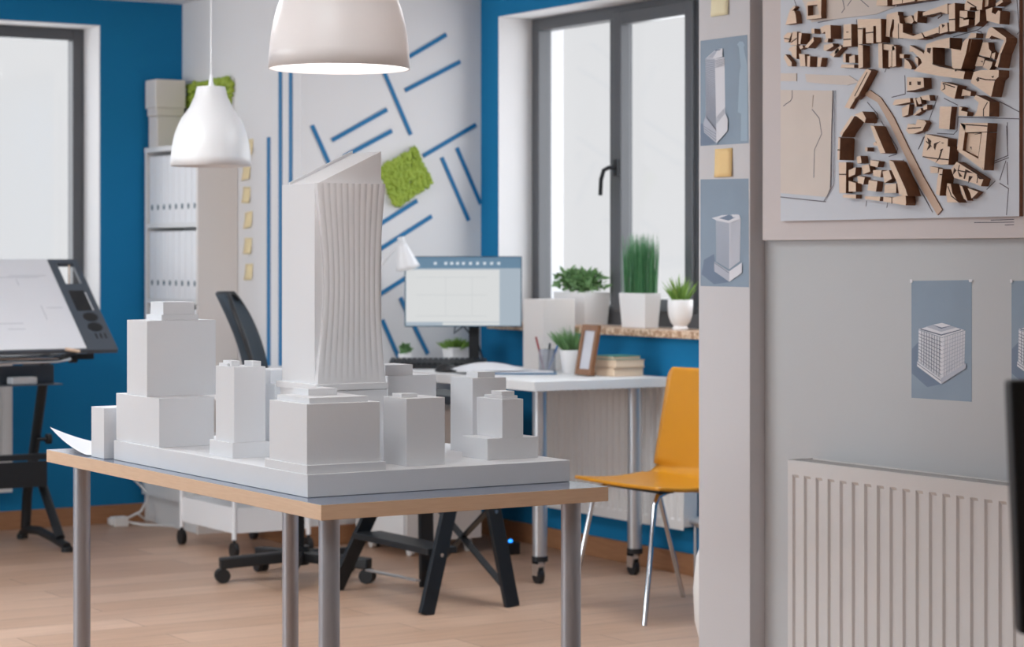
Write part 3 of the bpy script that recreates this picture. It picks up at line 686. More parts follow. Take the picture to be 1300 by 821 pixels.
blocks = [
 (T1((100,258),(140,120),(190,110),(205,150),(215,240)), 1), (T1((140,110),(190,60),(205,72),(160,125)), .7),
 (T1((318,60),(332,60),(334,165),(322,168)), 1), (T1((318,168),(470,148),(474,188),(322,206)), 1), (T1((318,60),(330,20),(440,0),(455,-30),(475,-30),(470,150),(455,150),(430,48)), 1),
 (T1((80,380),(120,340),(165,340),(130,440),(90,440)), .5), (T1((175,330),(220,330),(220,470),(148,470)), .6), (T1((238,340),(270,345),(255,460),(235,460)), 1.5),
 (T1((150,490),(215,472),(214,615),(170,590),(160,540),(130,520)), .8), (T1((82,600),(98,566),(165,650),(165,690),(125,690)), .8),
 (T1((300,490),(390,385),(396,430),(330,500)), 1.3), (T1((370,300),(400,298),(402,350),(372,350)), 1), (T1((460,290),(515,262),(570,260),(572,400),(520,400),(512,330),(480,350)), 1.8),
 (T1((240,560),(300,565),(308,690),(255,690)), .8), (T1((328,585),(358,585),(352,695),(325,695)), 1.2), (T1((435,600),(480,600),(465,695),(432,695)), 1),
 (T1((495,520),(500,470),(590,450),(600,480),(520,532)), 1), (T1((560,570),(650,495),(660,525),(600,595)), 1), (T1((505,415),(545,400),(540,440),(510,440)), .8), (T1((240,480),(275,470),(285,500),(255,515)), .8),
 (T2((90,255),(170,250),(172,480),(80,490),(90,400)), 1.2),
 (T2((235,200),(480,195),(482,440),(430,440),(428,270),(400,270),(400,450),(325,450),(320,290),(290,290),(285,460),(240,460)), 1.5),
 (T2((240,462),(290,475),(292,700),(245,715)), 1.2), (T2((450,450),(492,450),(496,712),(455,706)), 1.2),
 (T2((85,560),(110,558),(112,650),(85,650)), 1), (T2((150,590),(205,570),(210,655),(150,655)), .8), (T2((70,670),(200,672),(200,706),(60,705)), .8), (T2((0,530),(60,470),(70,500),(0,570)), 1),
 (T2((540,150),(657,120),(657,260),(630,300),(657,340),(657,400),(600,390),(600,340),(640,210),(600,200),(575,320),(570,385),(530,380)), .9),
 (T2((505,460),(612,465),(625,520),(590,530),(505,515)), 1), (T2((558,530),(590,530),(590,690),(558,700)), 1), (T2((600,560),(636,540),(636,680),(610,690)), .9),
 (T2((440,-40),(545,-40),(545,60),(430,58)), 1.4), (T2((600,-40),(700,-40),(700,35),(600,50)), 1.4),
 (T3((95,-40),(220,-40),(215,12),(90,35)), 1.4), (T3((235,-40),(420,-60),(400,-5),(240,12)), 1),
 (T3((0,170),(50,160),(60,240),(92,250),(92,338),(200,375),(285,342),(310,395),(240,412),(130,402),(50,395),(0,360)), 1.6),
 (T3((292,342),(465,280),(480,250),(555,235),(562,328),(480,352),(450,342),(325,385)), 1.6),
 (T3((100,190),(180,160),(205,220),(185,245),(120,240)), .8), (T3((205,150),(248,112),(240,235),(212,210)), 1.6), (T3((300,130),(558,36),(560,148),(500,130),(380,150),(330,175),(300,170)), 1.2),
 (T3((568,50),(634,30),(636,325),(576,328)), 2),
 (T3((165,470),(290,540),(345,600),(335,680),(300,690),(280,620),(200,540),(160,540)), .8), (T3((110,612),(150,640),(185,700),(180,722),(108,712)), .8), (T3((-20,480),(18,480),(20,690),(-20,700)), 1), (T3((60,562),(104,565),(100,608),(60,604)), 1),
 (T3((220,590),(250,610),(250,690),(215,640)), .7),
 (TP((1176,56),(1190,51),(1206,47.5),(1206,61.5),(1184,60),(1184,81),(1193,84),(1218,88),(1225,91),(1223,100.5),(1190,96),(1160,90),(1170,80)), 2),
 (T4((-20,505),(82,525),(100,440),(140,400),(165,402),(135,550),(84,718),(10,715),(-10,700)), 2.2), (T4((150,395),(185,345),(242,345),(238,392),(175,398)), 1.2), (T4((175,412),(196,415),(165,545),(145,540)), 1.8),
 (T4((70,112),(150,115),(148,180),(110,190),(105,210),(165,200),(160,260),(65,285)), 1.6), (T4((120,50),(150,-30),(310,-30),(300,100),(250,105),(240,75),(180,75),(172,108),(120,105)), 1.6),
 (T4((232,120),(280,105),(275,225),(225,272)), 1.4), (T4((325,-30),(372,-30),(365,60),(330,76)), 1.2), (T4((440,40),(510,-10),(520,20),(450,65)), 1.4),
 (T4((340,100),(410,75),(402,130),(440,150),(470,108),(492,120),(482,250),(350,215)), 1.6),
 (T4((370,300),(400,280),(552,392),(552,430),(500,560),(470,705),(435,690),(490,520),(532,420),(400,370),(378,400),(335,400)), 1.8),
 (T4((310,440),(365,440),(375,510),(400,540),(385,605),(270,570)), 1), (T4((402,560),(440,545),(430,620),(397,600)), .9), (T4((258,590),(330,605),(308,690),(228,690)), .9),
 (T4((340,620),(412,640),(400,690),(375,735),(308,700)), .9), (T7((350,108),(380,10),(460,-10),(640,-10),(638,60),(600,95),(560,270),(350,125)), 1.7),
 (T6((255,65),(430,70),(436,180),(340,210),(260,220)), 1.3), (T6((108,350),(130,300),(290,282),(292,325),(130,358)), 1.2), (T6((202,388),(285,345),(270,455),(210,480)), .8),
 (T6((320,290),(345,280),(360,370),(342,372)), .9), (T6((352,290),(395,270),(410,340),(380,348)), .9), (T6((400,262),(490,250),(502,310),(420,300)), .9), (T6((425,372),(468,350),(468,395),(430,410)), .9), (T6((320,460),(398,385),(408,420),(340,465)), .8),
 (T6((248,620),(268,550),(350,560),(362,505),(440,515),(460,540),(420,620),(330,655),(275,655)), .9), (T6((600,370),(725,372),(712,470),(700,610),(590,600)), .9),
 (T7((40,112),(210,155),(178,290),(100,260),(30,200)), 1.5), (T7((265,190),(350,215),(345,262),(300,255),(250,262)), .9),
 (T7((400,250),(545,320),(540,472),(380,472),(410,420),(430,330),(380,285)), 1.6), (T7((225,370),(260,382),(245,412),(315,430),(308,470),(220,465)), 1),
 (TP((1219,156),(1226,158),(1222,192),(1215,190)), 1.6), (TP((1219,156),(1254,156),(1253,167),(1226,168)), 1.6), (TP((1246.5,168),(1253,168),(1249,216),(1242,201)), 1.6), (TP((1215,191),(1223,191),(1243,202),(1248.5,216)), 1.6), (TP((1227,169),(1245.5,169),(1242,199),(1224,190)), 1.1),
 (T8((88,60),(255,95),(252,150),(270,155),(258,285),(200,288),(62,225),(80,95)), 1.5), (T8((120,300),(182,310),(180,350),(125,350)), .8), (T8((190,318),(216,320),(192,518),(165,505),(175,400)), 2),
 (T8((320,265),(520,392),(500,448),(430,420),(300,385),(278,320)), 1.2), (T8((250,425),(275,430),(288,500),(335,568),(250,568),(240,500)), 1.4), (T8((340,440),(362,450),(400,555),(372,540)), 1), (T8((400,460),(480,490),(430,540),(420,500)), .9),
 (T5((190,85),(245,62),(270,110),(262,142),(238,120)), 2), (T5((90,215),(165,95),(190,95),(150,160),(112,212),(100,240)), 2.2), (T5((78,240),(92,250),(86,400),(72,400)), 2.4),
 (T5((80,415),(133,415),(130,630),(85,630)), 1.2), (T5((300,160),(326,165),(405,350),(370,355)), 2), (T5((265,312),(280,312),(280,340),(266,340)), 1.1), (T5((320,285),(335,272),(356,302),(325,300)), 1),
 (T5((110,640),(200,640),(200,668),(110,660)), 1), (T5((262,652),(370,655),(365,685),(265,672)), 1), (T5((392,655),(450,662),(545,640),(550,700),(545,715),(390,690)), 1.6),
 (T5((430,400),(460,412),(545,600),(560,650),(500,640),(488,560),(438,450)), 2.2), (T5((150,470),(200,450),(195,500),(150,520)), 1), (T5((205,380),(232,370),(240,420),(212,425)), 1.2), (T5((240,440),(290,430),(300,480),(250,500)), 1),
 (T5((300,400),(360,410),(350,450),(300,440)), 1), (T5((320,470),(380,470),(370,520),(320,510)), 1), (T5((385,480),(430,470),(450,530),(400,560)), 1.2), (T5((210,510),(262,520),(252,570),(215,560)), 1),
 (T5((290,540),(350,550),(340,620),(280,610)), 1), (T5((400,572),(480,562),(480,630),(400,630)), 1), (T5((150,545),(200,560),(200,620),(150,620)), 1),
 (T9((505,745),(602,560),(655,480),(668,482),(600,650),(540,755)), .7),
 (T9((560,655),(600,575),(662,478),(690,492),(600,665),(572,690)), 1.2)]
def build_block(poly, k, kind=None):
    pts = [PX(x, y, XQ-H*k) for x, y in poly]
    return MB().prism(pts, (H*k-.0005, 0, 0), 0, 1)
# the largest hundred are parts, the few small ones left over one part
def area(p): return abs(sum(p[i][0]*p[(i+1)%len(p)][1]-p[(i+1)%len(p)][0]*p[i][1] for i in range(len(p))))/2
order = sorted(range(len(blocks)), key=lambda i: -area(blocks[i][0]))
def ztop_ok(p): return True
for i in order[:100]:
    build_block(*blocks[i]).build('building_block', ['relief_top', 'relief_side'], RL)
rest = MB()
for i in order[100:]:
    pts = [PX(x, y, XQ-H*blocks[i][1]) for x, y in blocks[i][0]]; rest.prism(pts, (H*blocks[i][1]-.0005, 0, 0), 0, 1)
if rest.v: tag(rest.build('building_block', ['relief_top', 'relief_side'], RL), kind='stuff')
# roof cracks and courtyards cut in the blocks: dark slots
slots = [(T6((280,112),(302,112),(302,148),(280,148)), 1.3), (T6((365,110),(402,110),(400,148),(368,146)), 1.3), (T2((120,330),(140,330),(140,338),(115,340)), 1.2),
         (T3((345,500),(385,500),(375,560),(345,540)), 2), (T3((495,250),(532,262),(505,290)), 1.6), (T4((400,370),(475,405),(395,412)), .6), (T4((15,728),(45,728),(20,745)), 2.2),
         (T8((100,85),(130,110),(122,160),(95,182),(112,140)), 1.5), (T8((150,130),(200,112),(170,135),(158,178),(148,160)), 1.5), (T8((200,122),(228,124),(215,130)), 1.5), (T8((205,170),(215,172),(195,240),(160,275),(185,235)), 1.5),
         (T8((300,310),(318,330),(290,365)), 1.2), (T8((325,330),(362,375),(340,378)), 1.2), (T8((385,320),(445,350),(395,345),(380,395),(370,390)), 1.2), (T8((410,370),(440,375),(405,425)), 1.2), (T8((470,360),(525,395),(490,395),(470,375)), 1.2),
         (T7((400,85),(425,70),(440,95),(420,115)), 1.7), (T7((560,60),(590,50),(580,75)), 1.7), (T7((45,125),(80,150),(80,190),(40,205),(70,180),(68,150)), 1.5),
         (T4((285,635),(310,635),(305,650)), .9), (T4((100,0),(110,0),(110,4)), 1), (T7((455,640),(475,635),(470,650),(380,665)), 1.1), (T7((340,790),(355,790),(355,821)), 1.1)]
sm = MB()
for p, k in slots:
    sm.prism([PX(x, y, XQ-H*k-.0004) for x, y in p], (.0006, 0, 0))
tag(sm.build('roof_cut', 'slot_dark', RL), kind='stuff')
def strip_line(mb, pts, X, w):
    P = [PX(x, y, X) for x, y in pts]
    for a, b in zip(P[:-1], P[1:]):
        if (b-a).length < 1e-4: continue
        d = (b-a).normalized(); s = d.cross(Vector((1, 0, 0)))*w/2
        mb.prism([a-s-d*w*.4, b-s+d*w*.4, b+s+d*w*.4, a+s-d*w*.4], (.0003, 0, 0))
ln = MB()
Lx = [TP((1060,115),(1058,235),(1046,255)), TP((1057,115),(1054,238)), T9((0+80,735),(130,700),(140,680),(140,630)), TP((1031,139),(1040,150),(1043,170),(1034,190),(1033,225)),
      TP((991,250),(1048,256)), T1((190,0),(230,100),(250,200)), T1((440,235),(657,190)), T2((0,195),(160,170),(430,120),(455,80),(657,55)), T2((225,205),(232,490)), T2((545,400),(540,700),(520,750)),
      T2((400,-10),(440,30)), T2((80,0),(100,90),(70,130)), T2((170,0),(130,60)), T2((270,0),(350,70)), T3((0,70),(470,0)), T4((0,385),(260,310),(320,270),(340,220)), T4((255,325),(290,330),(300,380),(190,755)),
      T4((665,0),(690,330),(670,355)), T6((235,50),(240,240),(100,275)), T6((580,260),(440,650)), T6((430,690),(380,810)), T7((70,285),(210,355)), T7((650,320),(850,425)), T7((215,480),(865,500)), T7((215,480),(205,620),(170,660),(0,650)),
      T7((730,540),(730,820)), T8((690,0),(700,220),(590,265)), T8((685,260),(640,400)), T8((695,270),(700,435)), T8((640,425),(705,465),(690,660)), T8((0,390),(140,640)), T8((605,410),(545,470)), T8((80,80),(35,170)),
      T5((375,130),(490,320),(480,360),(430,375)), T5((530,400),(712,720)), T5((280,0),(350,80),(355,110),(330,150)), T5((275,685),(270,720)), T5((420,700),(415,730)), T8((600,275),(705,235))]
for i, p in enumerate(Lx): strip_line(ln, p, XQ-.0029 if i < 5 or 11 <= i <= 13 else XQ-.0006, .0022)
tag(ln.build('engraved_line', 'line', RL), kind='stuff')
cr_ = MB()
for k_, pts in [(1.2, T3((245,175),(340,165),(420,150),(490,130),(500,160),(460,190))), (1.5, T2((320,345),(400,335))), (1.2, T2((90,412),(160,408))), (1.6, T3((45,250),(45,400))), (1.6, T3((292,345),(320,388))),
    (1.6, T3((470,280),(470,350))), (2, T3((575,205),(636,200))), (.9, T4((270,582),(328,605))), (.9, T4((340,622),(412,640))), (1.7, T7((420,70),(500,90),(600,95))), (1.8, T4((500,560),(485,640),(470,700))),
    (1.5, T8((70,228),(150,240),(258,250))), (1.5, T8((95,115),(130,150))), (1.5, T8((200,180),(215,172))), (1.6, T7((480,470),(480,400),(520,330))), (1.3, T6((260,215),(340,205),(430,178))), (1.2, T1((90,400),(160,410))),
    (.6, T1((160,440),(215,400))), (1.2, T9((575,665),(660,505))), (1.5, T2((240,300),(285,300))), (2, TP((1184,81),(1193,84),(1224,90))), (2, TP((1206,49),(1206,61))), (1.6, TP((1226,158),(1253,160))), (1.6, T4((70,180),(110,190))), (1.6, T4((150,20),(240,75))),
    (1.2, T8((340,290),(330,330),(380,340))), (1.2, T8((430,330),(480,360),(470,420))), (1.4, T8((255,450),(280,520),(330,560))), (2, T8((195,360),(213,362))), (1.2, T5((85,500),(130,500))), (2.4, T5((73,330),(88,330))), (1.6, T5((450,665),(450,700))), (.9, T6((270,600),(400,590))), (1.5, T7((60,130),(180,170)))]:
    strip_line(cr_, pts, XQ-H*k_-.0003, .0028)
tag(cr_.build('roof_seam', 'slot_dark', RL), kind='stuff')
cp = MB()
for pts in [((1258, 279.5), (1287, 278.5)), ((1237, 282.5), (1287, 281.8)), ((1276, 285.5), (1287, 285))]: strip_line(cp, pts, XB-.0006, .002)
tag(cp.build('caption', 'line', RL), 'faint fine caption lines')
# ------------------------------------------------------------------ radiators
def radiator(name, x0, x1, ya, yb, za, zb_, pitch, label, m='roof_white', foot=True):
    """panel radiator, front at x0 facing -X, back at x1, from ya to yb"""
    rt = thing(name, ((x0+x1)/2, (ya+yb)/2, za), label, 'radiator', 'white panel radiators')
    f = MB(); n = int(round((yb-ya-.02)/pitch)); pit = (yb-ya-.02)/n; d = .006
    prof = []      # (y, depth)
    y = ya
    pts = [(ya, 0)]
    for i in range(n):
        c = ya + .01 + (i+.5)*pit
        g = pit*.22
        pts += [(c-g-.004, 0), (c-g, d), (c+g, d), (c+g+.004, 0)]
    pts.append((yb, 0))
    zs = [za, za+.035, za+.043, zb_-.043, zb_-.035, zb_]
    dep = [0, 0, 1, 1, 0, 0]
    vs = [(x0+q*k, y_, z) for z, k in zip(zs, dep) for y_, q in pts]; N = len(pts)
    fs = [(r*N+i, (r+1)*N+i, (r+1)*N+i+1, r*N+i+1) for r in range(len(zs)-1) for i in range(N-1)]
    f.add(vs, fs); f.build('front_panel', m, rt, fix=False)
    MB().box((x1-.012, ya+.02, za+.01), (x1-.004, yb-.02, zb_-.01)).build('rear_panel', m, rt)
    for yy in (ya, yb-.002):
        MB().box((x0+.001, yy, za+.012), (x1-.012, yy+.002, zb_+.002)).build('side_cover', m, rt)
    g = MB().box((x0+.002, ya+.002, zb_-.003), (x0+.012, yb-.002, zb_+.001)).box((x1-.022, ya+.002, zb_-.003), (x1-.014, yb-.002, zb_+.001))
    k = ya+.01
    while k < yb-.01: g.box((x0+.012, k, zb_-.006), (x1-.022, k+.003, zb_-.001)); k += .012
    g.build('top_grille', m, rt)
    g = MB()
    for k in (ya+.18, (yb-.18)): g.box((x1-.006, k, za+.05), (x1+.02 if x1 < XR-.02 else x1, k+.03, zb_-.05))
    g.build('wall_bracket', m, rt)
    return rt
yl = PX(1000, 600, 3.745).y
R1 = radiator('radiator', 3.745, 3.848, yl-1.15, yl, .13, zof(584, (3.745)/(CY*ray(1000)+SY)), .0462, 'near white panel radiator on the right wall below the prints')
MB().tube([(3.79, yl, .69), (3.79, yl+.02, .69)], .012, 12).tube([(3.79, yl+.02, .69), (3.79, yl+.032, .69)], .016, 12).build('air_vent', 'red', R1)
R2 = radiator('radiator', 5.20, 5.276, PX(868, 600, 5.20).y, PX(684, 600, 5.20).y, .185, .765, .045, 'white panel radiator under the right window, behind the desk')
yv = PX(868, 600, 5.20).y
MB().tube([(5.235, yv, .22), (5.235, yv-.05, .22)], .012, 12).tube([(5.235, yv-.045, .22), (5.235, yv-.085, .22)], .022, 16).tube([(5.235, yv-.03, .22), (5.235, yv-.03, 0.0)], .008, 10).build('valve', 'silver', R2)
MB().box((5.21, yv-.03, .72), (5.26, yv-.002, .765)).tube([(5.235, yv-.02, .745), (5.235, yv-.07, .745)], .012, 12).build('valve', 'silver', R2)
rx = PY(9, 500, YB-.03).x
R3 = thing('radiator', (rx-.5, YB-.06, .2), 'white panel radiator under the left window behind the drafting table', 'radiator', 'white panel radiators')
f = MB().box((rx-1.2, YB-.1, .18), (rx, YB-.085, .76)).box((rx-1.2, YB-.085, .2), (rx-.01, YB-.03, .765))
for i in range(24): f.box((rx-1.17+i*.049, YB-.106, .22), (rx-1.145+i*.049, YB-.1, .72))
f.build('front_panel', 'roof_white', R3)
MB().box((rx-.2, YB-.03, .3), (rx-.17, YB-.001, .7)).box((rx-1.0, YB-.03, .3), (rx-.97, YB-.001, .7)).build('wall_bracket', 'roof_white', R3)
# ------------------------------------------------------------------ desk by the window
dx0, dx1, dy0, dy1, DZ = 4.58, 5.185, 7.20, 8.66, .77
DK = thing('desk', ((dx0+dx1)/2, (dy0+dy1)/2, 0), 'white desk with silver castor legs by the right window', 'desk')
MB().box((dx0, dy0, DZ-.036), (dx1, dy1, DZ)).build('desktop', 'white_matt', DK, bevel=.0015)
def caster(x, y, parent, r=.028, m='black', frame='silver', zt_=.085):
    c = MB(); c.tube([(x-.009, y, r), (x+.009, y, r)], r, 20)
    o = c.build('caster', m, parent)
    c = MB().box((x-.014, y-.006, r*1.2), (x-.011, y+.02, zt_-.005)).box((x+.011, y-.006, r*1.2), (x+.014, y+.02, zt_-.005)).box((x-.014, y-.006, zt_-.012), (x+.014, y+.02, zt_-.003))
    c.build('caster_fork', frame, o)
for x in (4.662, 5.10):
    for y in (7.29, 8.58):
        xx = x
        l = MB().tube([(xx, y, .10), (xx, y, DZ-.036)], .028, 28).build('leg', 'silver', DK)
        MB().tube([(xx, y, .085), (xx, y, .105)], .031, 24).build('collar', 'black', l)
        c = MB().tube([(xx-.01, y+.01, .03), (xx+.01, y+.01, .03)], .03, 24).build('caster', 'black', DK)
        MB().box((xx-.018, y-.008, .03), (xx-.012, y+.028, .086)).box((xx+.012, y-.008, .03), (xx+.018, y+.028, .086)).box((xx-.018, y-.008, .075), (xx+.018, y+.028, .087)).build('caster_fork', 'chrome', c)
# drawer pedestal
PD0 = (4.59, 8.21)
PE = thing('drawer_pedestal', (4.77, 8.42, 0), 'white drawer pedestal on castors under the desk', 'drawer unit')
MB().box((4.60, 8.21, .06), (4.96, 8.64, .60)).build('body', 'offwhite', PE, bevel=.002)
for i in range(4):
    z = .075 + i*.13
    d = MB().box((4.588, 8.216, z), (4.599, 8.634, z+.122)).build('drawer', 'white_matt', PE, bevel=.001)
    MB().box((4.582, 8.36, z+.09), (4.588, 8.50, z+.098)).build('handle', 'silver', d)
for x in (4.64, 4.92):
    for y in (8.25, 8.58): caster(x, y, PE, .022, 'adapter_white', 'adapter_white', .062)
# monitor
mc = PD(588, 370, 9.72); rt_ = Vector((CY, -SY, 0)); fw_ = Vector((SY, CY, 0)); up = Vector((0, 0, 1))
MO = thing('monitor', (mc.x, mc.y, DZ), 'black-framed computer monitor with a bright drawing program on the window desk', 'monitor')
W2, H2 = .25, .150
MB().obox(mc+fw_*.012, rt_*W2, fw_*.012, up*H2).build('housing', 'bezel', MO, bevel=.002)
def scr(mb, x0_, x1_, y0_, y1_, mi, lift):
    a = [mc - fw_*(.0006+lift) + rt_*(x*W2) + up*(y*H2) for x, y in [(x0_, y0_), (x1_, y0_), (x1_, y1_), (x0_, y1_)]]
    mb.add(a, [(0, 1, 2, 3)], mi)
s = MB(); scr(s, -.98, .98, -.97, .97, 1, 0); scr(s, -.98, .98, .66, .97, 2, .0002); scr(s, -.97, .62, -.86, .62, 0, .0003)
scr(s, -.98, .98, -.97, -.90, 1, .0003); scr(s, -.35, .62, -.95, -.88, 0, .0004)
for i, x in enumerate([-.5, -.32, -.22, -.12, -.02, .1, .22, .34, .46, .58]): scr(s, x, x+.05, .76, .84, 3, .0005)
for x in (-.3, .15): scr(s, x, x+.006, -.7, .4, 4, .0006)
for y in (.4, -.1, -.7): scr(s, -.8, .4, y, y+.012, 4, .0006)
s.build('screen', ['screen_white', 'screen_grey', 'screen_bar', 'screen_icon', 'screen_line'], MO, fix=False)
b0 = Vector((mc.x, mc.y, DZ)) + fw_*.07
MB().obox(b0+rt_*.055+up*.006, rt_*.085, fw_*.06, up*.006).build('stand_base', 'black', MO, bevel=.003)
MB().obox(b0+rt_*.045+up*.13, rt_*.022, fw_*.012, up*.125).obox(b0+rt_*.045+up*.27-fw_*.02, rt_*.04, fw_*.03, up*.04).build('stand_column', 'black', MO, bevel=.003)
cbl = MB().tube([b0+up*.2-fw_*.02-rt_*.03, b0+up*.14-rt_*.04, b0+up*.17, b0+up*.1+rt_*.06, b0+up*.01+rt_*.09], .004, 8).build('cable', 'black', MO)
# keyboard and mouse
kc = PD(556, 460.5, 9.60); kc.z = DZ
KB = thing('keyboard', kc, 'long black keyboard in front of the monitor', 'keyboard')
MB().obox(kc+up*.017, rt_*.205, fw_*.075+up*.009, up*.008).build('case', 'black', KB, bevel=.003)
k = MB()
for r_ in range(5):
    for c_ in range(18): k.obox(kc+up*(.029+(-.055+r_*.027)*.12)+rt_*(-.19+c_*.0224)+fw_*(-.055+r_*.027), rt_*.0095, fw_*.0115+up*.0014, up*.004)
k.build('key_field', 'black_metal', KB)
m_ = PD(566, 466, 9.25); m_.z = DZ
def dome(u, v):
    a = u*2*math.pi; e = v*math.pi/2
    return m_ + rt_*(.045*math.cos(a)*math.cos(e)) + fw_*(.032*math.sin(a)*math.cos(e)) + up*(.003+.034*math.sin(e))
mo = grid_surface(dome, 24, 8).build('computer_mouse', 'black', fix=False, origin=m_); tag(mo, 'black computer mouse lying before the keyboard', 'mouse')
# plants -----------------------------------------------------------------------
def blade(mb, p, d, L, w, bend, rnd, seg=4, mi=0):
    """curved leaf blade from p along d"""
    d = Vector(d).normalized(); side = d.cross(Vector((rnd.uniform(-1, 1), rnd.uniform(-1, 1), .1))).normalized()
    vs = []; q = Vector(p); dd = d.copy()
    for i in range(seg+1):
        t_ = i/seg; ww = w*(1-t_)**.7*(.6+.4*min(1, t_*4)) if i < seg else w*.05
        vs += [q-side*ww, q+side*ww]
        q = q + dd*L/seg; dd = (dd + Vector((d.x, d.y, -.3))*bend).normalized()
    mb.add(vs, [(2*i, 2*i+1, 2*i+3, 2*i+2) for i in range(seg)], mi, True)
def leafball(mb, c, rx_, ry_, rz_, n, ls, rnd):
    for i in range(n):
        a = rnd.random()*2*math.pi; e = rnd.random()**.7*math.pi/2; rr = rnd.uniform(.45, 1)
        p = Vector(c) + Vector((rx_*rr*math.cos(a)*math.cos(e), ry_*rr*math.sin(a)*math.cos(e), rz_*rr*math.sin(e)))
        d = Vector((rnd.uniform(-1, 1), rnd.uniform(-1, 1), rnd.uniform(-.2, 1)))
        blade(mb, p, d, ls*rnd.uniform(.7, 1.3), ls*.32, .15, rnd, 3)
def plant(c, pot_fn, potm, fol, label, folm='leaf', soil=None, name='potted_plant'):
    rt = thing(name, c, label, 'potted plant', None)
    m = MB(); pot_fn(m); m.build('pot', potm, rt, bevel=.002)
    if soil:
        m = MB(); m.frust(soil[0], soil[1], soil[2], soil[1], soil[2], .004); m.build('soil', 'soil', rt)
    m = MB(); fol(m); m.build('foliage', folm, rt, fix=False); return rt
def sqpot(c, a0, b0, a1, b1, h, wall=.006):
    def f(m):
        m.frust(c, a0, b0, a1, b1, h-.012)
        cx, cy, cz = c; zt_ = cz+h-.0125; zz = cz+h
        for p, q in [((cx-a1, cy-b1), (cx+a1, cy-b1+wall)), ((cx-a1, cy+b1-wall), (cx+a1, cy+b1)), ((cx-a1, cy-b1+wall), (cx-a1+wall, cy+b1-wall)), ((cx+a1-wall, cy-b1+wall), (cx+a1, cy+b1-wall))]:
            m.box((p[0], p[1], zt_), (q[0], q[1], zz))
    return f
SZ = Z0 + .0005
rn = random.Random(11)
# bushy planter on sill
c = Vector((5.375, 8.075, SZ))
def fol1(m):
    for k in range(9): leafball(m, (c.x+rn.uniform(-.03, .03), c.y-.10+k*.027, c.z+.135), .05, .045, .09, 64, .034, rn)
plant(c, sqpot(c, .058, .11, .066, .118, .137), 'ceramic', fol1, 'leafy green plant in a long white planter on the window sill', 'leaf', ((c.x, c.y, c.z+.126), .058, .108))
# tall grass
c2 = Vector((5.328, 7.58, SZ))
def fol2(m):
    for i in range(400):
        p = (c2.x+rn.uniform(-.03, .03), c2.y+rn.uniform(-.082, .082), c2.z+.13)
        blade(m, p, (rn.uniform(-.05, .05), rn.uniform(-.05, .05) + (p[1]-c2.y)*.7, 1), rn.uniform(.19, .258), .0032, .012, rn, 3)
plant(c2, sqpot(c2, .034, .080, .040, .092, .14), 'ceramic', fol2, 'tall upright grass in a white tapered pot on the window sill', 'leaf_dark', ((c2.x, c2.y, c2.z+.129), .034, .085))
# small round pot
c3 = Vector((5.315, 7.285, SZ))
def pot3(m): m.lathe(c3, [(.03, 0), (.032, .006), (.026, .014), (.038, .03), (.047, .055), (.050, .09), (.050, .118), (.046, .118), (.045, .10)], 32)
def fol3(m):
    for i in range(90):
        a_ = rn.random()*6.28; s_ = rn.random()*.75
        blade(m, (c3.x+.02*math.cos(a_)*s_, c3.y+.02*math.sin(a_)*s_, c3.z+.1), (math.cos(a_)*s_, math.sin(a_)*s_, 1), rn.uniform(.07, .125), .006, .05, rn, 4)
plant(c3, pot3, 'ceramic', fol3, 'spiky green succulent in a round white pot on the window sill', 'leaf_bright')
# desk plant beside box
c4 = Vector((5.045, 7.66, DZ))
def pot4(m): m.lathe(c4, [(.030, 0), (.033, .004), (.044, .085), (.045, .094), (.041, .094), (.040, .085)], 32)
def fol4(m):
    for i in range(260):
        a_ = rn.random()*6.28; s_ = rn.random()**.6*.95
        blade(m, (c4.x+.025*math.cos(a_)*s_, c4.y+.025*math.sin(a_)*s_, c4.z+.085), (math.cos(a_)*s_, math.sin(a_)*s_, .9), rn.uniform(.05, .115), .0045, .07, rn, 3)
plant(c4, pot4, 'ceramic', fol4, 'bushy green plant in a white pot on the desk between box and picture frame', 'leaf')
# succulent behind monitor
p5 = PD(579, 453, 9.93); c5 = Vector((p5.x, p5.y, DZ))
def fol5(m):
    for i in range(170):
        a_ = rn.random()*6.28; s_ = rn.random()
        blade(m, (c5.x+.045*math.cos(a_)*s_, c5.y+.045*math.sin(a_)*s_, c5.z+.066), (math.cos(a_)*s_, math.sin(a_)*s_, .7), rn.uniform(.03, .055), .008, .05, rn, 3)
plant(c5, sqpot(c5, .036, .036, .046, .046, .075), 'ceramic', fol5, 'low succulent in a square white pot under the monitor', 'leaf_bright')
p6 = PD(514, 455, 9.86); c6 = Vector((p6.x, p6.y, DZ))
def fol6(m): leafball(m, (c6.x, c6.y, c6.z+.05), .025, .025, .035, 130, .022, rn)
plant(c6, sqpot(c6, .018, .018, .022, .022, .05, .004), 'ceramic', fol6, 'tiny green plant in a white pot near the left end of the keyboard', 'leaf')
# desk lamp ---------------------------------------------------------------------
lb = Vector((4.645, 8.575, DZ))
LP = thing('desk_lamp', lb, 'white desk lamp with a cone shade over the monitor corner', 'lamp')
MB().lathe(lb, [(.06, 0), (.06, .012), (.02, .02)], 32).build('base', 'white_gloss', LP)
hd = PD(510, 307, 9.62); el = lb + Vector((-.05, .05, .30))
j2 = PD(494, 324, 9.64)
a_ = MB().tube([lb+up*.018, el], .006, 10).tube([el, j2], .006, 10).tube([j2, hd + (j2-hd)*.35], .005, 8)
a_.tube([el+Vector((.02, -.01, .01)), j2+up*.02], .003, 8); a_.build('arm', 'white_gloss', LP)
ax = (PD(518, 340, 9.64) - hd).normalized()
def cone(u, v):
    a = u*2*math.pi; e1 = ax.cross(Vector((0, 1, 0))).normalized(); e2 = ax.cross(e1)
    rr = .014 + (.052-.014)*v
    return hd + ax*(v*.115) + (e1*math.cos(a)+e2*math.sin(a))*rr
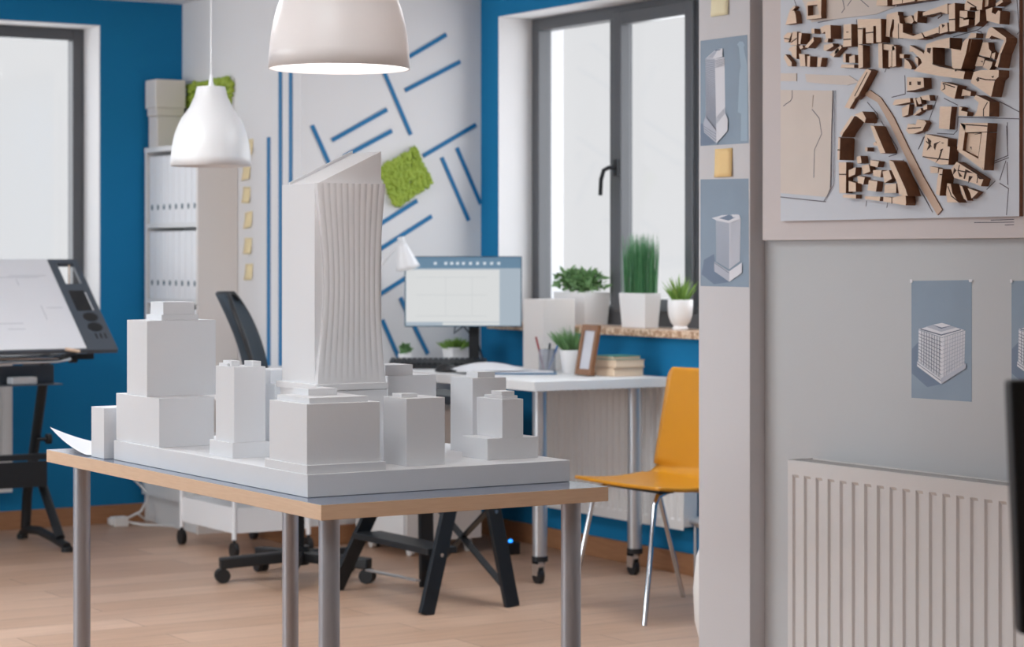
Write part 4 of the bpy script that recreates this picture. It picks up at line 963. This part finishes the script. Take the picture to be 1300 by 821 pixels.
o = grid_surface(cone, 32, 6).build('lamp_shade', 'white_gloss', LP, fix=False); s_ = o.modifiers.new('solid', 'SOLIDIFY'); s_.thickness = .002
MB().tube([hd-ax*.02, hd+ax*.004], .015, 16).build('lamp_cap', 'white_gloss', LP)
# white box file on desk
bfc = PD(690, 471, 9.38)
bf = MB().box((bfc.x, bfc.y, DZ+.0005), (5.222, PX(664, 400, bfc.x).y, zof(380, 9.38))).build('file_box', 'offwhite', bevel=.002)
tag(bf, 'tall plain off-white box standing on the desk behind the pen cup', 'box')
# pen cup
pc = PD(694.5, 470, 9.22); pc = Vector((pc.x, pc.y, DZ))
CP = thing('pen_cup', pc, 'grey wire mesh pen cup on the desk before the white box', 'pen holder')
MB().lathe(pc, [(.034, 0), (.034, .004), (.034, .092), (.037, .095), (.035, .095), (.032, .09), (.031, .006), (0.001, .006)], 28, cap1=False).build('cup', 'mesh_grey', CP, fix=False)
for nm, a, b, mm, l in [('pen', (-.012, 0, .01), (-.045, .0, .145), 'red', 'dark red pencil leaning left in the pen cup'), ('pen', (.0, .01, .01), (.012, .012, .118), 'black', 'short dark pen standing upright in the pen cup'), ('pen', (.005, 0, .01), (.052, 0, .135), 'pen_blue', 'blue pen leaning right in the pen cup')]:
    P, Q = [pc + rt_*v[0] + fw_*v[1] + up*v[2] for v in (a, b)]
    o = MB().tube([P, P+(Q-P)*.12, Q], [.0015, .0045, .0045], 8).build(nm, mm); tag(o, l, 'pen', 'pens in the mesh cup')
# clipboard and papers
cb = PD(652, 470, 9.15); cb = Vector((cb.x, cb.y, DZ))
o = MB().obox(cb+up*.004, rt_*.17, fw_*.10, up*.0035).build('clipboard', 'clip_blue', bevel=.001); tag(o, 'blue grey clipboard under loose papers on the desk', 'clipboard')
pp = MB()
def shp(off, rot_, z, w_, h_, wav):
    def f(u, v):
        a = (u-.5)*w_; b = (v-.5)*h_; c_, s2 = math.cos(rot_), math.sin(rot_)
        return cb + rt_*(off[0]+a*c_-b*s2) + fw_*(off[1]+a*s2+b*c_) + up*(z + wav*abs(math.sin(u*3.1))*v)
    return f
for i, (off, ro, z, wav, l, mm) in enumerate([((0.01, 0), 0, .0085, .005, 'white printed sheet lying flat on the clipboard', 'paper'), ((-.09, .03), .25, .0145, .026, 'wavy white sheet lying askew, left on the clipboard', 'paper')]):
    o = grid_surface(shp(off, ro, z, .30, .19, wav), 12, 6).build('paper_sheet', mm, fix=False); tag(o, l, 'paper', 'loose papers on the clipboard')
    o.modifiers.new('solid', 'SOLIDIFY').thickness = .0005
# picture frame leaning back
fc = Vector((4.965, 7.445, DZ))
PF = thing('picture_frame', fc, 'small brown wooden picture frame tilted back on the desk beside the books', 'picture frame')
lean = R(11); upf = Vector((math.sin(lean), 0, math.cos(lean))); nf_ = Vector((-math.cos(lean), 0, math.sin(lean))); sd = Vector((0, 1, 0))
def fbar(m, s0, s1, u0, u1, th=.009): m.obox(fc+sd*(s0+s1)/2+upf*((u0+u1)/2+.004), sd*(s1-s0)/2, upf*(u1-u0)/2, nf_*th)
m = MB(); fbar(m, -.056, -.038, 0, .2); fbar(m, .038, .056, 0, .2); fbar(m, -.038, .038, 0, .024); fbar(m, -.038, .038, .176, .2); m.build('frame', 'frame_wood', PF, bevel=.002)
m = MB(); m.obox(fc+upf*.104, sd*.038, upf*.077, nf_*.002); m.build('photo', 'photo', PF)
MB().obox(fc+upf*.07+Vector((.021, 0, -.034)), sd*.02, (Vector((.006, 0, -.034)))*.95, Vector((.002, 0, .002))).build('stand', 'frame_wood', PF)
# books
bz = DZ
for i, (th, mm, dx_, dy_, l) in enumerate([(.034, 'book_tan', 0, 0, 'tan book at the bottom of the desk book stack'), (.030, 'book_tan', .004, -.006, 'tan book in the middle of the desk book stack'), (.014, 'book_teal', .01, .02, 'thin teal covered book on top of the desk book stack')]):
    a = Vector((5.04+dx_, 7.345+dy_, bz+.0003)); b = Vector((5.183, 7.52 - (0 if i < 2 else .01), bz+th))
    BK = thing('book', ((a.x+b.x)/2, (a.y+b.y)/2, bz), l, 'book', 'books stacked on the desk')
    MB().box((a.x+.003, a.y+.003, a.z+.002), (b.x-.003, b.y-.001, b.z-.002)).build('page_block', 'book_cream', BK)
    MB().box((a.x, a.y, a.z), (b.x, b.y, a.z+.002)).box((a.x, a.y, b.z-.002), (b.x, b.y, b.z)).box((a.x, b.y-.002, a.z+.002), (b.x, b.y, b.z-.002)).build('cover', mm, BK)
    bz += th+.0004
# ------------------------------------------------------------------ yellow chair (faces -X)
YC = thing('yellow_chair', (4.66, 6.49, 0), 'ochre moulded plywood chair with chrome legs in front of the radiator', 'chair')
sx0, sx1, sy0, sy1, SH = 4.465, 4.80, 6.235, 6.765, .455
def shell(u, v):
    # u along profile front->back->up ; v across
    yy = (v-.5)
    if u < .5:
        t_ = u/.5; x = sx0 + t_*(sx1-sx0-.03); z = SH - .012*math.sin(t_*math.pi) + .004*(2*abs(yy))**2
        wdt = (sy1-sy0)*(1-.04*t_)
    elif u < .62:
        t_ = (u-.5)/.12; a = t_*math.pi/2*.92; x = sx1-.03 + .05*math.sin(a); z = SH + .05*(1-math.cos(a)); wdt = (sy1-sy0)*(.96-.07*t_)
    else:
        t_ = (u-.62)/.38; x = sx1+.02 + .055*t_; z = SH+.05 + .335*t_; wdt = (sy1-sy0)*(.89-.06*t_)
        if t_ > .9: wdt *= 1-.10*((t_-.9)/.1)**2
    x -= .018*(2*abs(yy))**2 * (1 if u > .6 else 0)
    if u < .08: wdt *= 1-.05*(1-u/.08)**2
    return Vector((x, (sy0+sy1)/2 + yy*wdt, z))
o = grid_surface(shell, 60, 20).build('seat_shell', 'yellow', YC, fix=False); s_ = o.modifiers.new('solid', 'SOLIDIFY'); s_.thickness = .012; s_.offset = 0
for sgn, yy in ((-1, sy0+.10), (1, sy1-.10)):
    fr_ = MB().tube([(4.57, yy, SH-.018), (4.52, yy+sgn*.01, SH-.03), (4.50, yy+sgn*.02, SH-.06), (4.43, yy+sgn*.06, 0.0)], .009, 12).build('leg', 'chrome', YC)
    re_ = MB().tube([(4.68, yy, SH-.018), (4.76, yy+sgn*.01, SH-.03), (4.78, yy+sgn*.02, SH-.06), (4.92, yy+sgn*.06, 0.0)], .009, 12).build('leg', 'chrome', YC)
MB().tube([(4.56, sy0+.1, SH-.02), (4.56, sy1-.1, SH-.02)], .009, 10).tube([(4.69, sy0+.1, SH-.02), (4.69, sy1-.1, SH-.02)], .009, 10).box((4.52, sy0+.08, SH-.022), (4.58, sy0+.12, SH-.008)).build('under_frame', 'black_metal', YC)
# ------------------------------------------------------------------ white bin beside the column
bn = Vector((4.10, 5.60, 0)); pbn = PD(880, 700, 7.0)
bn = Vector((pbn.x, pbn.y, 0)) + rt_*.16
WB = MB().lathe(bn, [(.10, 0), (.13, .02), (.155, .12), (.16, .22), (.15, .32), (.125, .39), (.11, .40), (.105, .39), (.13, .32), (.14, .2), (.12, .03), (.001, .02)], 40, cap1=False).build('waste_bin', 'adapter_white', fix=False)
tag(WB, 'rounded white waste bin mostly hidden behind the white column', 'bin')
# ------------------------------------------------------------------ office chair
oc = Vector((3.93, 7.87, 0)); fdir = Vector((.85, -.53, 0)).normalized(); sdir = Vector((fdir.y, -fdir.x, 0))*-1
OC = thing('office_chair', oc, 'black swivel office chair with curved mesh back behind the city model', 'office chair')
for k in range(5):
    an = R(197 + 72*k); d = rt_*math.cos(an) + fw_*math.sin(an)
    l = MB().bar(oc+d*.03+up*.092, oc+d*.30+up*.074, .05, .042).build('leg', 'black', OC, bevel=.006)
    e = oc + d*.29; sde = Vector((-d.y, d.x, 0))
    w_ = MB().tube([e-sde*.022+up*.028, e-sde*.006+up*.028], .028, 18).tube([e+sde*.006+up*.028, e+sde*.022+up*.028], .028, 18).tube([e+up*.03, e+up*.06], .008, 8)
    w_.build('caster', 'black', OC)
MB().tube([oc+up*.06, oc+up*.13], .045, 24).tube([oc+up*.1, oc+up*.40], .027, 20).build('column', 'black_metal', OC)
MB().obox(oc+up*.425, fdir*.13, sdir*.09, up*.025).build('tilt_mechanism', 'black', OC, bevel=.006)
def seatf(u, v):
    a = (u-.5); b = (v-.5); r_ = 1-.12*(abs(2*b)**4)
    return oc + fdir*(a*.46*r_+.02) + sdir*(b*.47*(1-.12*abs(2*a)**4)) + up*(.49 + .02*(1-(2*a)**4)*(1-(2*b)**4) - .05*max(0, a-.3)*3)
o = grid_surface(seatf, 20, 20).build('seat', 'dark_mesh', OC, fix=False); s_ = o.modifiers.new('solid', 'SOLIDIFY'); s_.thickness = .05; s_.offset = -1
zB0, zB1 = .60, 1.095
def backf(u, v, off=0):
    z = zB0 + (zB1-zB0)*v; t_ = v
    wdt = .44*(1-.1*t_) * (math.sqrt(max(0, 1-((t_-.72)/.28)**2*.85)) if t_ > .72 else 1)*(1 if t_ > .12 else .85+.15*t_/.12)
    lean_ = -.10 - .06*t_ - .055*t_*t_ + .03*math.sin(t_*math.pi)
    b = (u-.5)
    return oc + fdir*(lean_ - .09 + .05*(2*abs(b))**2 + off) + sdir*(b*wdt) + up*z
o = grid_surface(backf, 20, 28).build('backrest', 'dark_mesh', OC, fix=False); s_ = o.modifiers.new('solid', 'SOLIDIFY'); s_.thickness = .018; s_.offset = 0
loop = [backf(0, j/20) for j in range(21)] + [backf(i/12, 1) for i in range(1, 12)] + [backf(1, 1-j/20) for j in range(21)] + [backf(1-i/12, 0) for i in range(1, 12)]
MB().tube(loop + [loop[0]], .010, 10).build('back_frame', 'black', OC)
MB().tube([oc-fdir*.08+up*.42, oc-fdir*.22+up*.44, oc-fdir*.24+up*.55, oc-fdir*.22+up*.75], .018, 12).build('back_support', 'black', OC)
for sg in (-1, 1):
    MB().tube([oc+sdir*sg*.2+up*.44, oc+sdir*sg*.27+up*.46, oc+sdir*sg*.275+up*.66, oc+sdir*sg*.27+up*.68+fdir*.08], .013, 10).build('armrest', 'black', OC)
# ------------------------------------------------------------------ trolley
cx0, cx1, cy0, cy1 = 3.99, 4.33, 8.57, 9.10
TR = thing('utility_trolley', ((cx0+cx1)/2, (cy0+cy1)/2, 0), 'white metal utility trolley on black castors beside the bookcase', 'trolley')
for x in (cx0, cx1):
    for y in (cy0, cy1):
        MB().tube([(x, y, .075), (x, y, .74)], .010, 12).build('post', 'white_gloss', TR)
        c = MB().tube([(x-.01, y, .032), (x+.01, y, .032)], .032, 20).tube([(x, y, .03), (x, y, .08)], .007, 8).build('caster', 'black', TR)
for z in (.10, .37, .64):
    m = MB().box((cx0, cy0, z), (cx1, cy1, z+.004))
    for a, b in [((cx0, cy0), (cx1, cy0+.003)), ((cx0, cy1-.003), (cx1, cy1)), ((cx0, cy0+.003), (cx0+.003, cy1-.003)), ((cx1-.003, cy0+.003), (cx1, cy1-.003))]:
        m.box((a[0], a[1], z+.004), (b[0], b[1], z+.105))
    m.build('tray', 'white_gloss', TR)
# ------------------------------------------------------------------ folding step ladder
SL = thing('step_ladder', (4.08, 7.2, 0), 'black folding step stool behind the table legs', 'step ladder')
topn, topf = Vector((4.18, 6.98, .72)), Vector((4.18, 7.33, .72))
fn, ff, bn_, bf_ = Vector((3.92, 6.86, 0)), Vector((3.92, 7.54, 0)), Vector((4.27, 6.86, 0)), Vector((4.26, 7.45, 0))
for a, b in ((fn, topn), (ff, topf), (bn_, topn), (bf_, topf)):
    MB().bar(a, b, .055, .022, (0, 1, 0)).build('leg', 'black_metal', SL, bevel=.002)
def on(a, b, z): return a + (b-a)*(z/.72)
for z in (.215, .46):
    a, b = on(fn, topn, z), on(ff, topf, z)
    MB().box((a.x-.045, a.y+.01, z-.016), (a.x+.075, b.y-.01, z+.006)).build('tread', 'black_metal', SL, bevel=.002)
MB().box((4.08, 6.93, .715), (4.28, 7.38, .745)).build('top_step', 'black_metal', SL, bevel=.003)
MB().bar(on(bf_, topf, .36), on(bn_, topn, .05), .006, .028, (1, 0, 0)).build('brace', 'black_metal', SL)
MB().bar(on(bn_, topn, .36)+Vector((.008, 0, 0)), on(bf_, topf, .05)+Vector((.008, 0, 0)), .006, .028, (1, 0, 0)).build('brace', 'black_metal', SL)
for p in (on(fn, topn, .20), on(bn_, topn, .335)):
    MB().tube([p+Vector((0, -.02, 0)), p+Vector((0, -.008, 0))], .007, 12).build('bolt', 'chrome', SL)
MB().bar(on(ff, topf, .07)+Vector((.1, .0, 0)), on(fn, topn, .07)+Vector((.12, .3, 0)), .02, .006).build('spreader', 'silver', SL)
# ------------------------------------------------------------------ drafting table
dtx1 = 3.60; bl = PX(150, 443, dtx1+.03); tl = PX(97, 329, dtx1+.03)
DTX0 = 2.55
DT = thing('drafting_table', ((DTX0+dtx1)/2, 9.4, 0), 'tilted drafting table with grey side tray and black metal frame by the left window', 'drafting table')
vb, vt = Vector((0, bl.y, bl.z)), Vector((0, tl.y, tl.z))
nrm = Vector((0, -(vt.z-vb.z), (vt.y-vb.y))).normalized()
def bp(x, t_, off=0): return Vector((x, vb.y+(vt.y-vb.y)*t_, vb.z+(vt.z-vb.z)*t_)) + nrm*off
xs0 = PX(110, 443, 3.5).x
def bx_on(px, t_):  # x coordinate on the board plane for pixel column px at height t_
    y_, z_ = vb.y+(vt.y-vb.y)*t_, vb.z+(vt.z-vb.z)*t_
    return PY(px, 0, y_).x
xr = bx_on(150, 0); xm = bx_on(111, .01)
m = MB().prism([bp(DTX0, 0), bp(xm, 0), bp(xm, 1), bp(DTX0, 1)], -nrm*.018); m.build('drawing_board', 'dark_grey', DT, bevel=.002)
m = MB(); hx0, hx1, h0, h1 = xm+.035, xr-.025, .72, .955
m.prism([bp(xm+.001, 0), bp(xr, 0), bp(xr, h0), bp(xm+.001, h0)], -nrm*.02).prism([bp(xm+.001, h1), bp(xr, h1), bp(xr, 1), bp(xm+.001, 1)], -nrm*.02)
m.prism([bp(xm+.001, h0), bp(hx0, h0), bp(hx0, h1), bp(xm+.001, h1)], -nrm*.02).prism([bp(hx1, h0), bp(xr, h0), bp(xr, h1), bp(hx1, h1)], -nrm*.02)
tr = m.build('side_tray', 'dark_grey', DT); tr['label'] = 'grey plastic side tray with black pen wells'
m = MB(); xc = (xm+xr)/2+.01
def wl(x0_, x1_, t0, t1): m.prism([bp(x0_, t0, .002), bp(x1_, t0, .002), bp(x1_, t1, .002), bp(x0_, t1, .002)], -nrm*.0015)
wl(xc-.045, xc+.02, .42, .64)
for tcx, dx_ in ((.35, 0), (.24, .0)):
    ctr = bp(xc+dx_, tcx, .002); m.prism([ctr + Vector((1, 0, 0))*.033*math.cos(k*math.pi/8) + (vt-vb).normalized()*.028*math.sin(k*math.pi/8) for k in range(16)], -nrm*.0015)
for k in range(3): wl(xc-.015+k*.02, xc-.009+k*.02, .12, .17)
m.build('pen_well', 'black', tr)
m = MB(); m.prism([bp(xc+.024, .42, .002), bp(xc+.028, .42, .002), bp(xc+.028, .62, .002), bp(xc+.024, .62, .002)], -nrm*.001); m.build('well_rim', 'white_gloss', tr)
m = MB().tube([bp(xm-.1, -.005, .01), bp(xm-.04, -.02, .004)], .006, 8); m.build('corner_clip', 'relief_top', DT)
pa_ = MB().prism([bp(DTX0+.02, .015, .0022), bp(xm-.003, .015, .0022), bp(xm-.003, .995, .0022), bp(DTX0+.02, .995, .0022)], -nrm*.0015).build('plan_sheet', 'paper')
tag(pa_, 'large white plan sheet lying on the tilted drafting board', 'drawing')
m = MB()
rr_ = random.Random(5)
for i in range(16):
    x = xm - rr_.uniform(.08, .7); t_ = rr_.uniform(.1, .85); L_ = rr_.uniform(.05, .22)
    if i % 2: m.prism([bp(x, t_, .0027), bp(x+.003, t_, .0027), bp(x+.003, min(.95, t_+L_), .0027), bp(x, min(.95, t_+L_), .0027)], -nrm*.0004)
    else: m.prism([bp(x, t_, .0027), bp(min(xm-.03, x+L_), t_, .0027), bp(min(xm-.03, x+L_), t_+.006, .0027), bp(x, t_+.006, .0027)], -nrm*.0004)
o = m.build('plan_lines', 'paper_print', pa_)
# frame of the drafting table
sxr = PY(50, 500, 9.45).x
yF, yR = 9.15, 9.72
for X_ in (sxr, DTX0+.06):
    MB().tube([(X_, 9.36, .83), (X_+.0, 9.44, .60), (X_-.0, 9.54, .34)], .022, 10).build('upright', 'black_metal', DT)
    MB().tube([(X_, 9.54, .38), (X_, 9.44, .28), (X_, 9.2, .05)], .020, 10).tube([(X_, 9.55, .34), (X_, 9.6, .2), (X_, 9.62, .05)], .022, 10).build('leg', 'black_metal', DT)
    MB().tube([(X_, 9.66, .022), (X_, 9.6, .045), (X_, 9.45, .055), (X_, 9.27, .04), (X_, 9.12, .022)], .019, 10).build('foot', 'black_metal', DT)
    for yy in (9.66, 9.12): MB().tube([(X_, yy, 0), (X_, yy, .02)], .024, 16).build('foot_pad', 'black', DT)
kz = zof(550, 10.2)
MB().tube([(sxr, 9.47, kz), (sxr+.035, 9.46, kz)], .008, 10).tube([(sxr+.035, 9.46, kz), (sxr+.055, 9.46, kz)], .022, 16).build('knob', 'black', DT)
X0_ = DTX0+.06
MB().box((X0_, 9.40, .795), (sxr+.06, 9.47, .82)).box((X0_, 9.12, .805), (sxr+.12, 9.15, .83)).box((sxr+.02, 9.13, .8), (sxr+.045, 9.45, .822)).build('top_rail', 'black_metal', DT, bevel=.002)
MB().bar((X0_+.5, 9.3, .815), bp(X0_+.5, .55, -.02), .03, .01, (0, 1, 0)).bar((sxr-.03, 9.3, .815), bp(sxr-.03, .55, -.02), .03, .01, (0, 1, 0)).bar((sxr-.03, 9.14, .80), bp(sxr-.03, .03, -.02), .03, .01, (0, 1, 0)).build('tilt_strut', 'black_metal', DT)
rr0 = PD(93, 457, 9.6)
MB().tube([(X0_, 9.1, .82), (rr0.x-.35, 9.08, .822), (rr0.x-.1, 9.09, .818), (rr0.x, 9.12, .812)], .008, 10).tube([(X0_, 9.02, .80), (rr0.x-.1, 9.06, .803), (rr0.x, 9.12, .81)], .007, 10).build('pencil_rail', 'chrome', DT)
MB().tube([(rr0.x-.02, 9.12, .81), (rr0.x+.012, 9.12, .81)], .018, 14).build('rail_end', 'black', DT)
MB().box((X0_, 9.14, .70), (sxr-.01, 9.62, .704)).box((X0_, 9.25, .704), (sxr-.01, 9.254, .78)).box((sxr-.014, 9.254, .704), (sxr-.01, 9.62, .78)).build('drawer', 'dark_grey', DT)
MB().box((X0_, 9.30, .375), (sxr, 9.33, .40)).box((X0_, 9.30, .26), (sxr-.02, 9.62, .265)).box((X0_, 9.30, .265), (sxr-.02, 9.303, .37)).build('lower_shelf', 'black_metal', DT, bevel=.001)
pr = PD(28, 484, 9.85)
rl = MB().tube([(pr.x-.07, 9.2, .72), (pr.x+.06, 9.2, .72)], .016, 16)
pr = PY(28, 484, 9.2)
rl = MB().obox((pr.x, 9.2, .7195), (.055, 0, 0), (0, .035, 0), (0, 0, .015)).build('paper_box', 'white_gloss', bevel=.006)
tag(rl, 'small white plastic case in the tray under the drafting board', 'case')
# tiny lamp/pencils seen through the tray opening
pcp = bp((hx0+hx1)/2, .83, -.012)
ph = MB().tube([pcp+Vector((0, 0, -.06)), pcp+Vector((0, 0, .05))], .003, 8).build('pencil', 'relief_top'); tag(ph, 'yellow pencil standing in the tray opening of the drafting table', 'pencil')
# ------------------------------------------------------------------ cables at bookcase
ad = PZ(150, 668, 0)
AD = MB().box((ad.x-.03, ad.y-.03, .0005), (ad.x+.04, ad.y+.03, .045)).box((ad.x-.045, ad.y-.02, .01), (ad.x-.03, ad.y+.02, .04)).build('power_adapter', 'adapter_white', bevel=.004)
tag(AD, 'white power adapter on the floor between drafting table and bookcase', 'adapter')
e0 = PZ(205, 668, 0); e0.z = .005
pts = [ad+Vector((.045, 0, .02)), ad+Vector((.11, -.03, .006)), ad+Vector((.2, -.13, .005)), ad+Vector((.27, -.25, .005)), Vector((4.13, 9.36, .005)), Vector((4.16, 9.33, .03)), Vector((4.19, 9.345, .04))]
o = MB().tube([ad+Vector((.04, .01, .03)), ad+Vector((.12, .02, .06)), ad+Vector((.18, .06, .13)), Vector((4.13, 9.965, .2)), Vector((4.15, 9.975, .26))], .006, 8).tube([ad+Vector((.04, -.01, .02)), ad+Vector((.1, -.05, .006)), ad+Vector((.17, -.12, .006)), ad+Vector((.21, -.22, .006)), ad+Vector((.22, -.32, .006))], .006, 8).tube([ad+Vector((.10, 0, .05)), ad+Vector((.15, .05, .02)), ad+Vector((.21, .03, .006)), ad+Vector((.24, -.1, .006))], .005, 8).build('cable', 'adapter_white', fix=False)
tag(o, 'white looped cables on the floor beside the bookcase foot', 'cable')
la = PZ(648, 703, 0)
LA = thing('floor_charger', la, 'small dark charger with a blue light on the floor under the desk', 'charger')
MB().box((la.x-.03, la.y-.03, 0), (la.x+.03, la.y+.03, .05)).build('body', 'black', LA, bevel=.004)
MB().lathe(la+up*.05, [(.008, 0), (.009, .006), (.004, .011)], 12).build('light', 'led', LA)
# ------------------------------------------------------------------ foreground monitor and its desk
D = 2.5
fmn = PD(1274, 481, D)
ft = thing('side_desk', (fmn.x+.42, fmn.y-.16, 0), 'dark desk at the lower right edge under the black monitor', 'desk')
c0 = Vector((fmn.x, fmn.y, 0)) + rt_*.45 + fw_*.0
MB().obox(c0+up*.705, rt_*.5, fw_*.22, up*.014).build('desktop', 'black', ft, bevel=.002)
for a in (-.45, .45):
    for b in (-.18, .18): MB().tube([c0+rt_*a+fw_*b, c0+rt_*a+fw_*b+up*.69], .02, 12).build('leg', 'black_metal', ft)
fm_ = thing('monitor', (c0.x, c0.y, .72), 'black monitor back cropped by the right edge in the foreground', 'monitor')
tl_ = Vector((fmn.x, fmn.y, fmn.z)); bl_ = PD(1287, 800, D)
wv = rt_*.52
MB().prism([tl_, tl_+wv, bl_+wv, bl_], -fw_*.03).build('housing', 'black', fm_, bevel=.004)
MB().obox(tl_+wv/2+fw_*.0025+Vector((.0, 0, -(tl_.z-bl_.z)/2)), rt_*.23, fw_*.002, up*.12).build('screen', 'black', fm_)
mid = (tl_+bl_)/2 + wv/2
MB().obox(Vector((mid.x, mid.y, .80))-fw_*.05, rt_*.04, fw_*.012, up*.08).obox(Vector((mid.x, mid.y, .7265))-fw_*.04, rt_*.12, fw_*.09, up*.007).obox(Vector((mid.x, mid.y, .87))-fw_*.035, rt_*.05, fw_*.02, up*.03).build('stand', 'black', fm_)
# ------------------------------------------------------------------ light
W = bpy.data.worlds.new('world'); S.world = W; W.use_nodes = True
bg = W.node_tree.nodes['Background']; bg.inputs['Color'].default_value = (.97, .98, 1, 1); bg.inputs['Strength'].default_value = .87
def area_light(name, loc, rot, sx, sy, power, col=(1, 1, 1)):
    l = bpy.data.lights.new(name, 'AREA'); l.shape = 'RECTANGLE'; l.size = sx; l.size_y = sy; l.energy = power; l.color = col
    o = bpy.data.objects.new(name, l); C.objects.link(o); o.location = loc; o.rotation_euler = rot; return o
# added area lamp shining through the made-up side window
area_light('added_side_light', (XL-.6, (LY0+LY1)/2, 1.7), (0, R(-90), 0), 2.0, 4.6, 235, (.89, .955, 1))
area_light('daylight_back', ((WBx0+WBx1)/2, YB+.9, 1.7), (R(-90), 0, 0), 2.2, 2.0, 28, (.93, .96, 1))
area_light('daylight_right', (XW+.9, (Y0+Y1)/2, 1.7), (0, R(90), 0), 2.0, 2.2, 50, (.93, .96, 1))
for i_, (px_, py_, pw_) in enumerate(((1.9, 6.7, 50), (1.0, 3.0, 22), (4.45, 6.1, 24))):  # made-up glowing panels out of view, added as fill light
    cf = thing('fill_panel', (px_, py_, ZC-.04), ['unseen fill panel added over the middle of the room', 'unseen fill panel added above the viewer', 'unseen fill panel added near the right window'][i_], 'fill panel', 'added fill panels')
    f = MB()
    for a, b in [((-.5, -.5), (.5, -.46)), ((-.5, .46), (.5, .5)), ((-.5, -.46), (-.46, .46)), ((.46, -.46), (.5, .46))]: f.box((px_+a[0], py_+a[1], ZC-.04), (px_+b[0], py_+b[1], ZC))
    f.build('frame', 'white_gloss', cf)
    MB().box((px_-.459, py_-.459, ZC-.03), (px_+.459, py_+.459, ZC-.002)).build('diffuser', 'panel%d' % i_, cf)
    M['panel%d' % i_].node_tree.nodes['Principled BSDF'].inputs['Emission Strength'].default_value = pw_/(math.pi*.81)
for c_, e_ in (((3.315, 7.31, 1.60), .12), ((2.093, 4.008, 1.66), 3.0)):
    l = bpy.data.lights.new('lamp_bulb_light', 'POINT'); l.energy = e_; l.color = (1, .93, .9); l.shadow_soft_size = .035
    o = bpy.data.objects.new('lamp_bulb_light', l); C.objects.link(o); o.location = c_
for o in C.objects:
    if 'org' in o: del o['org']
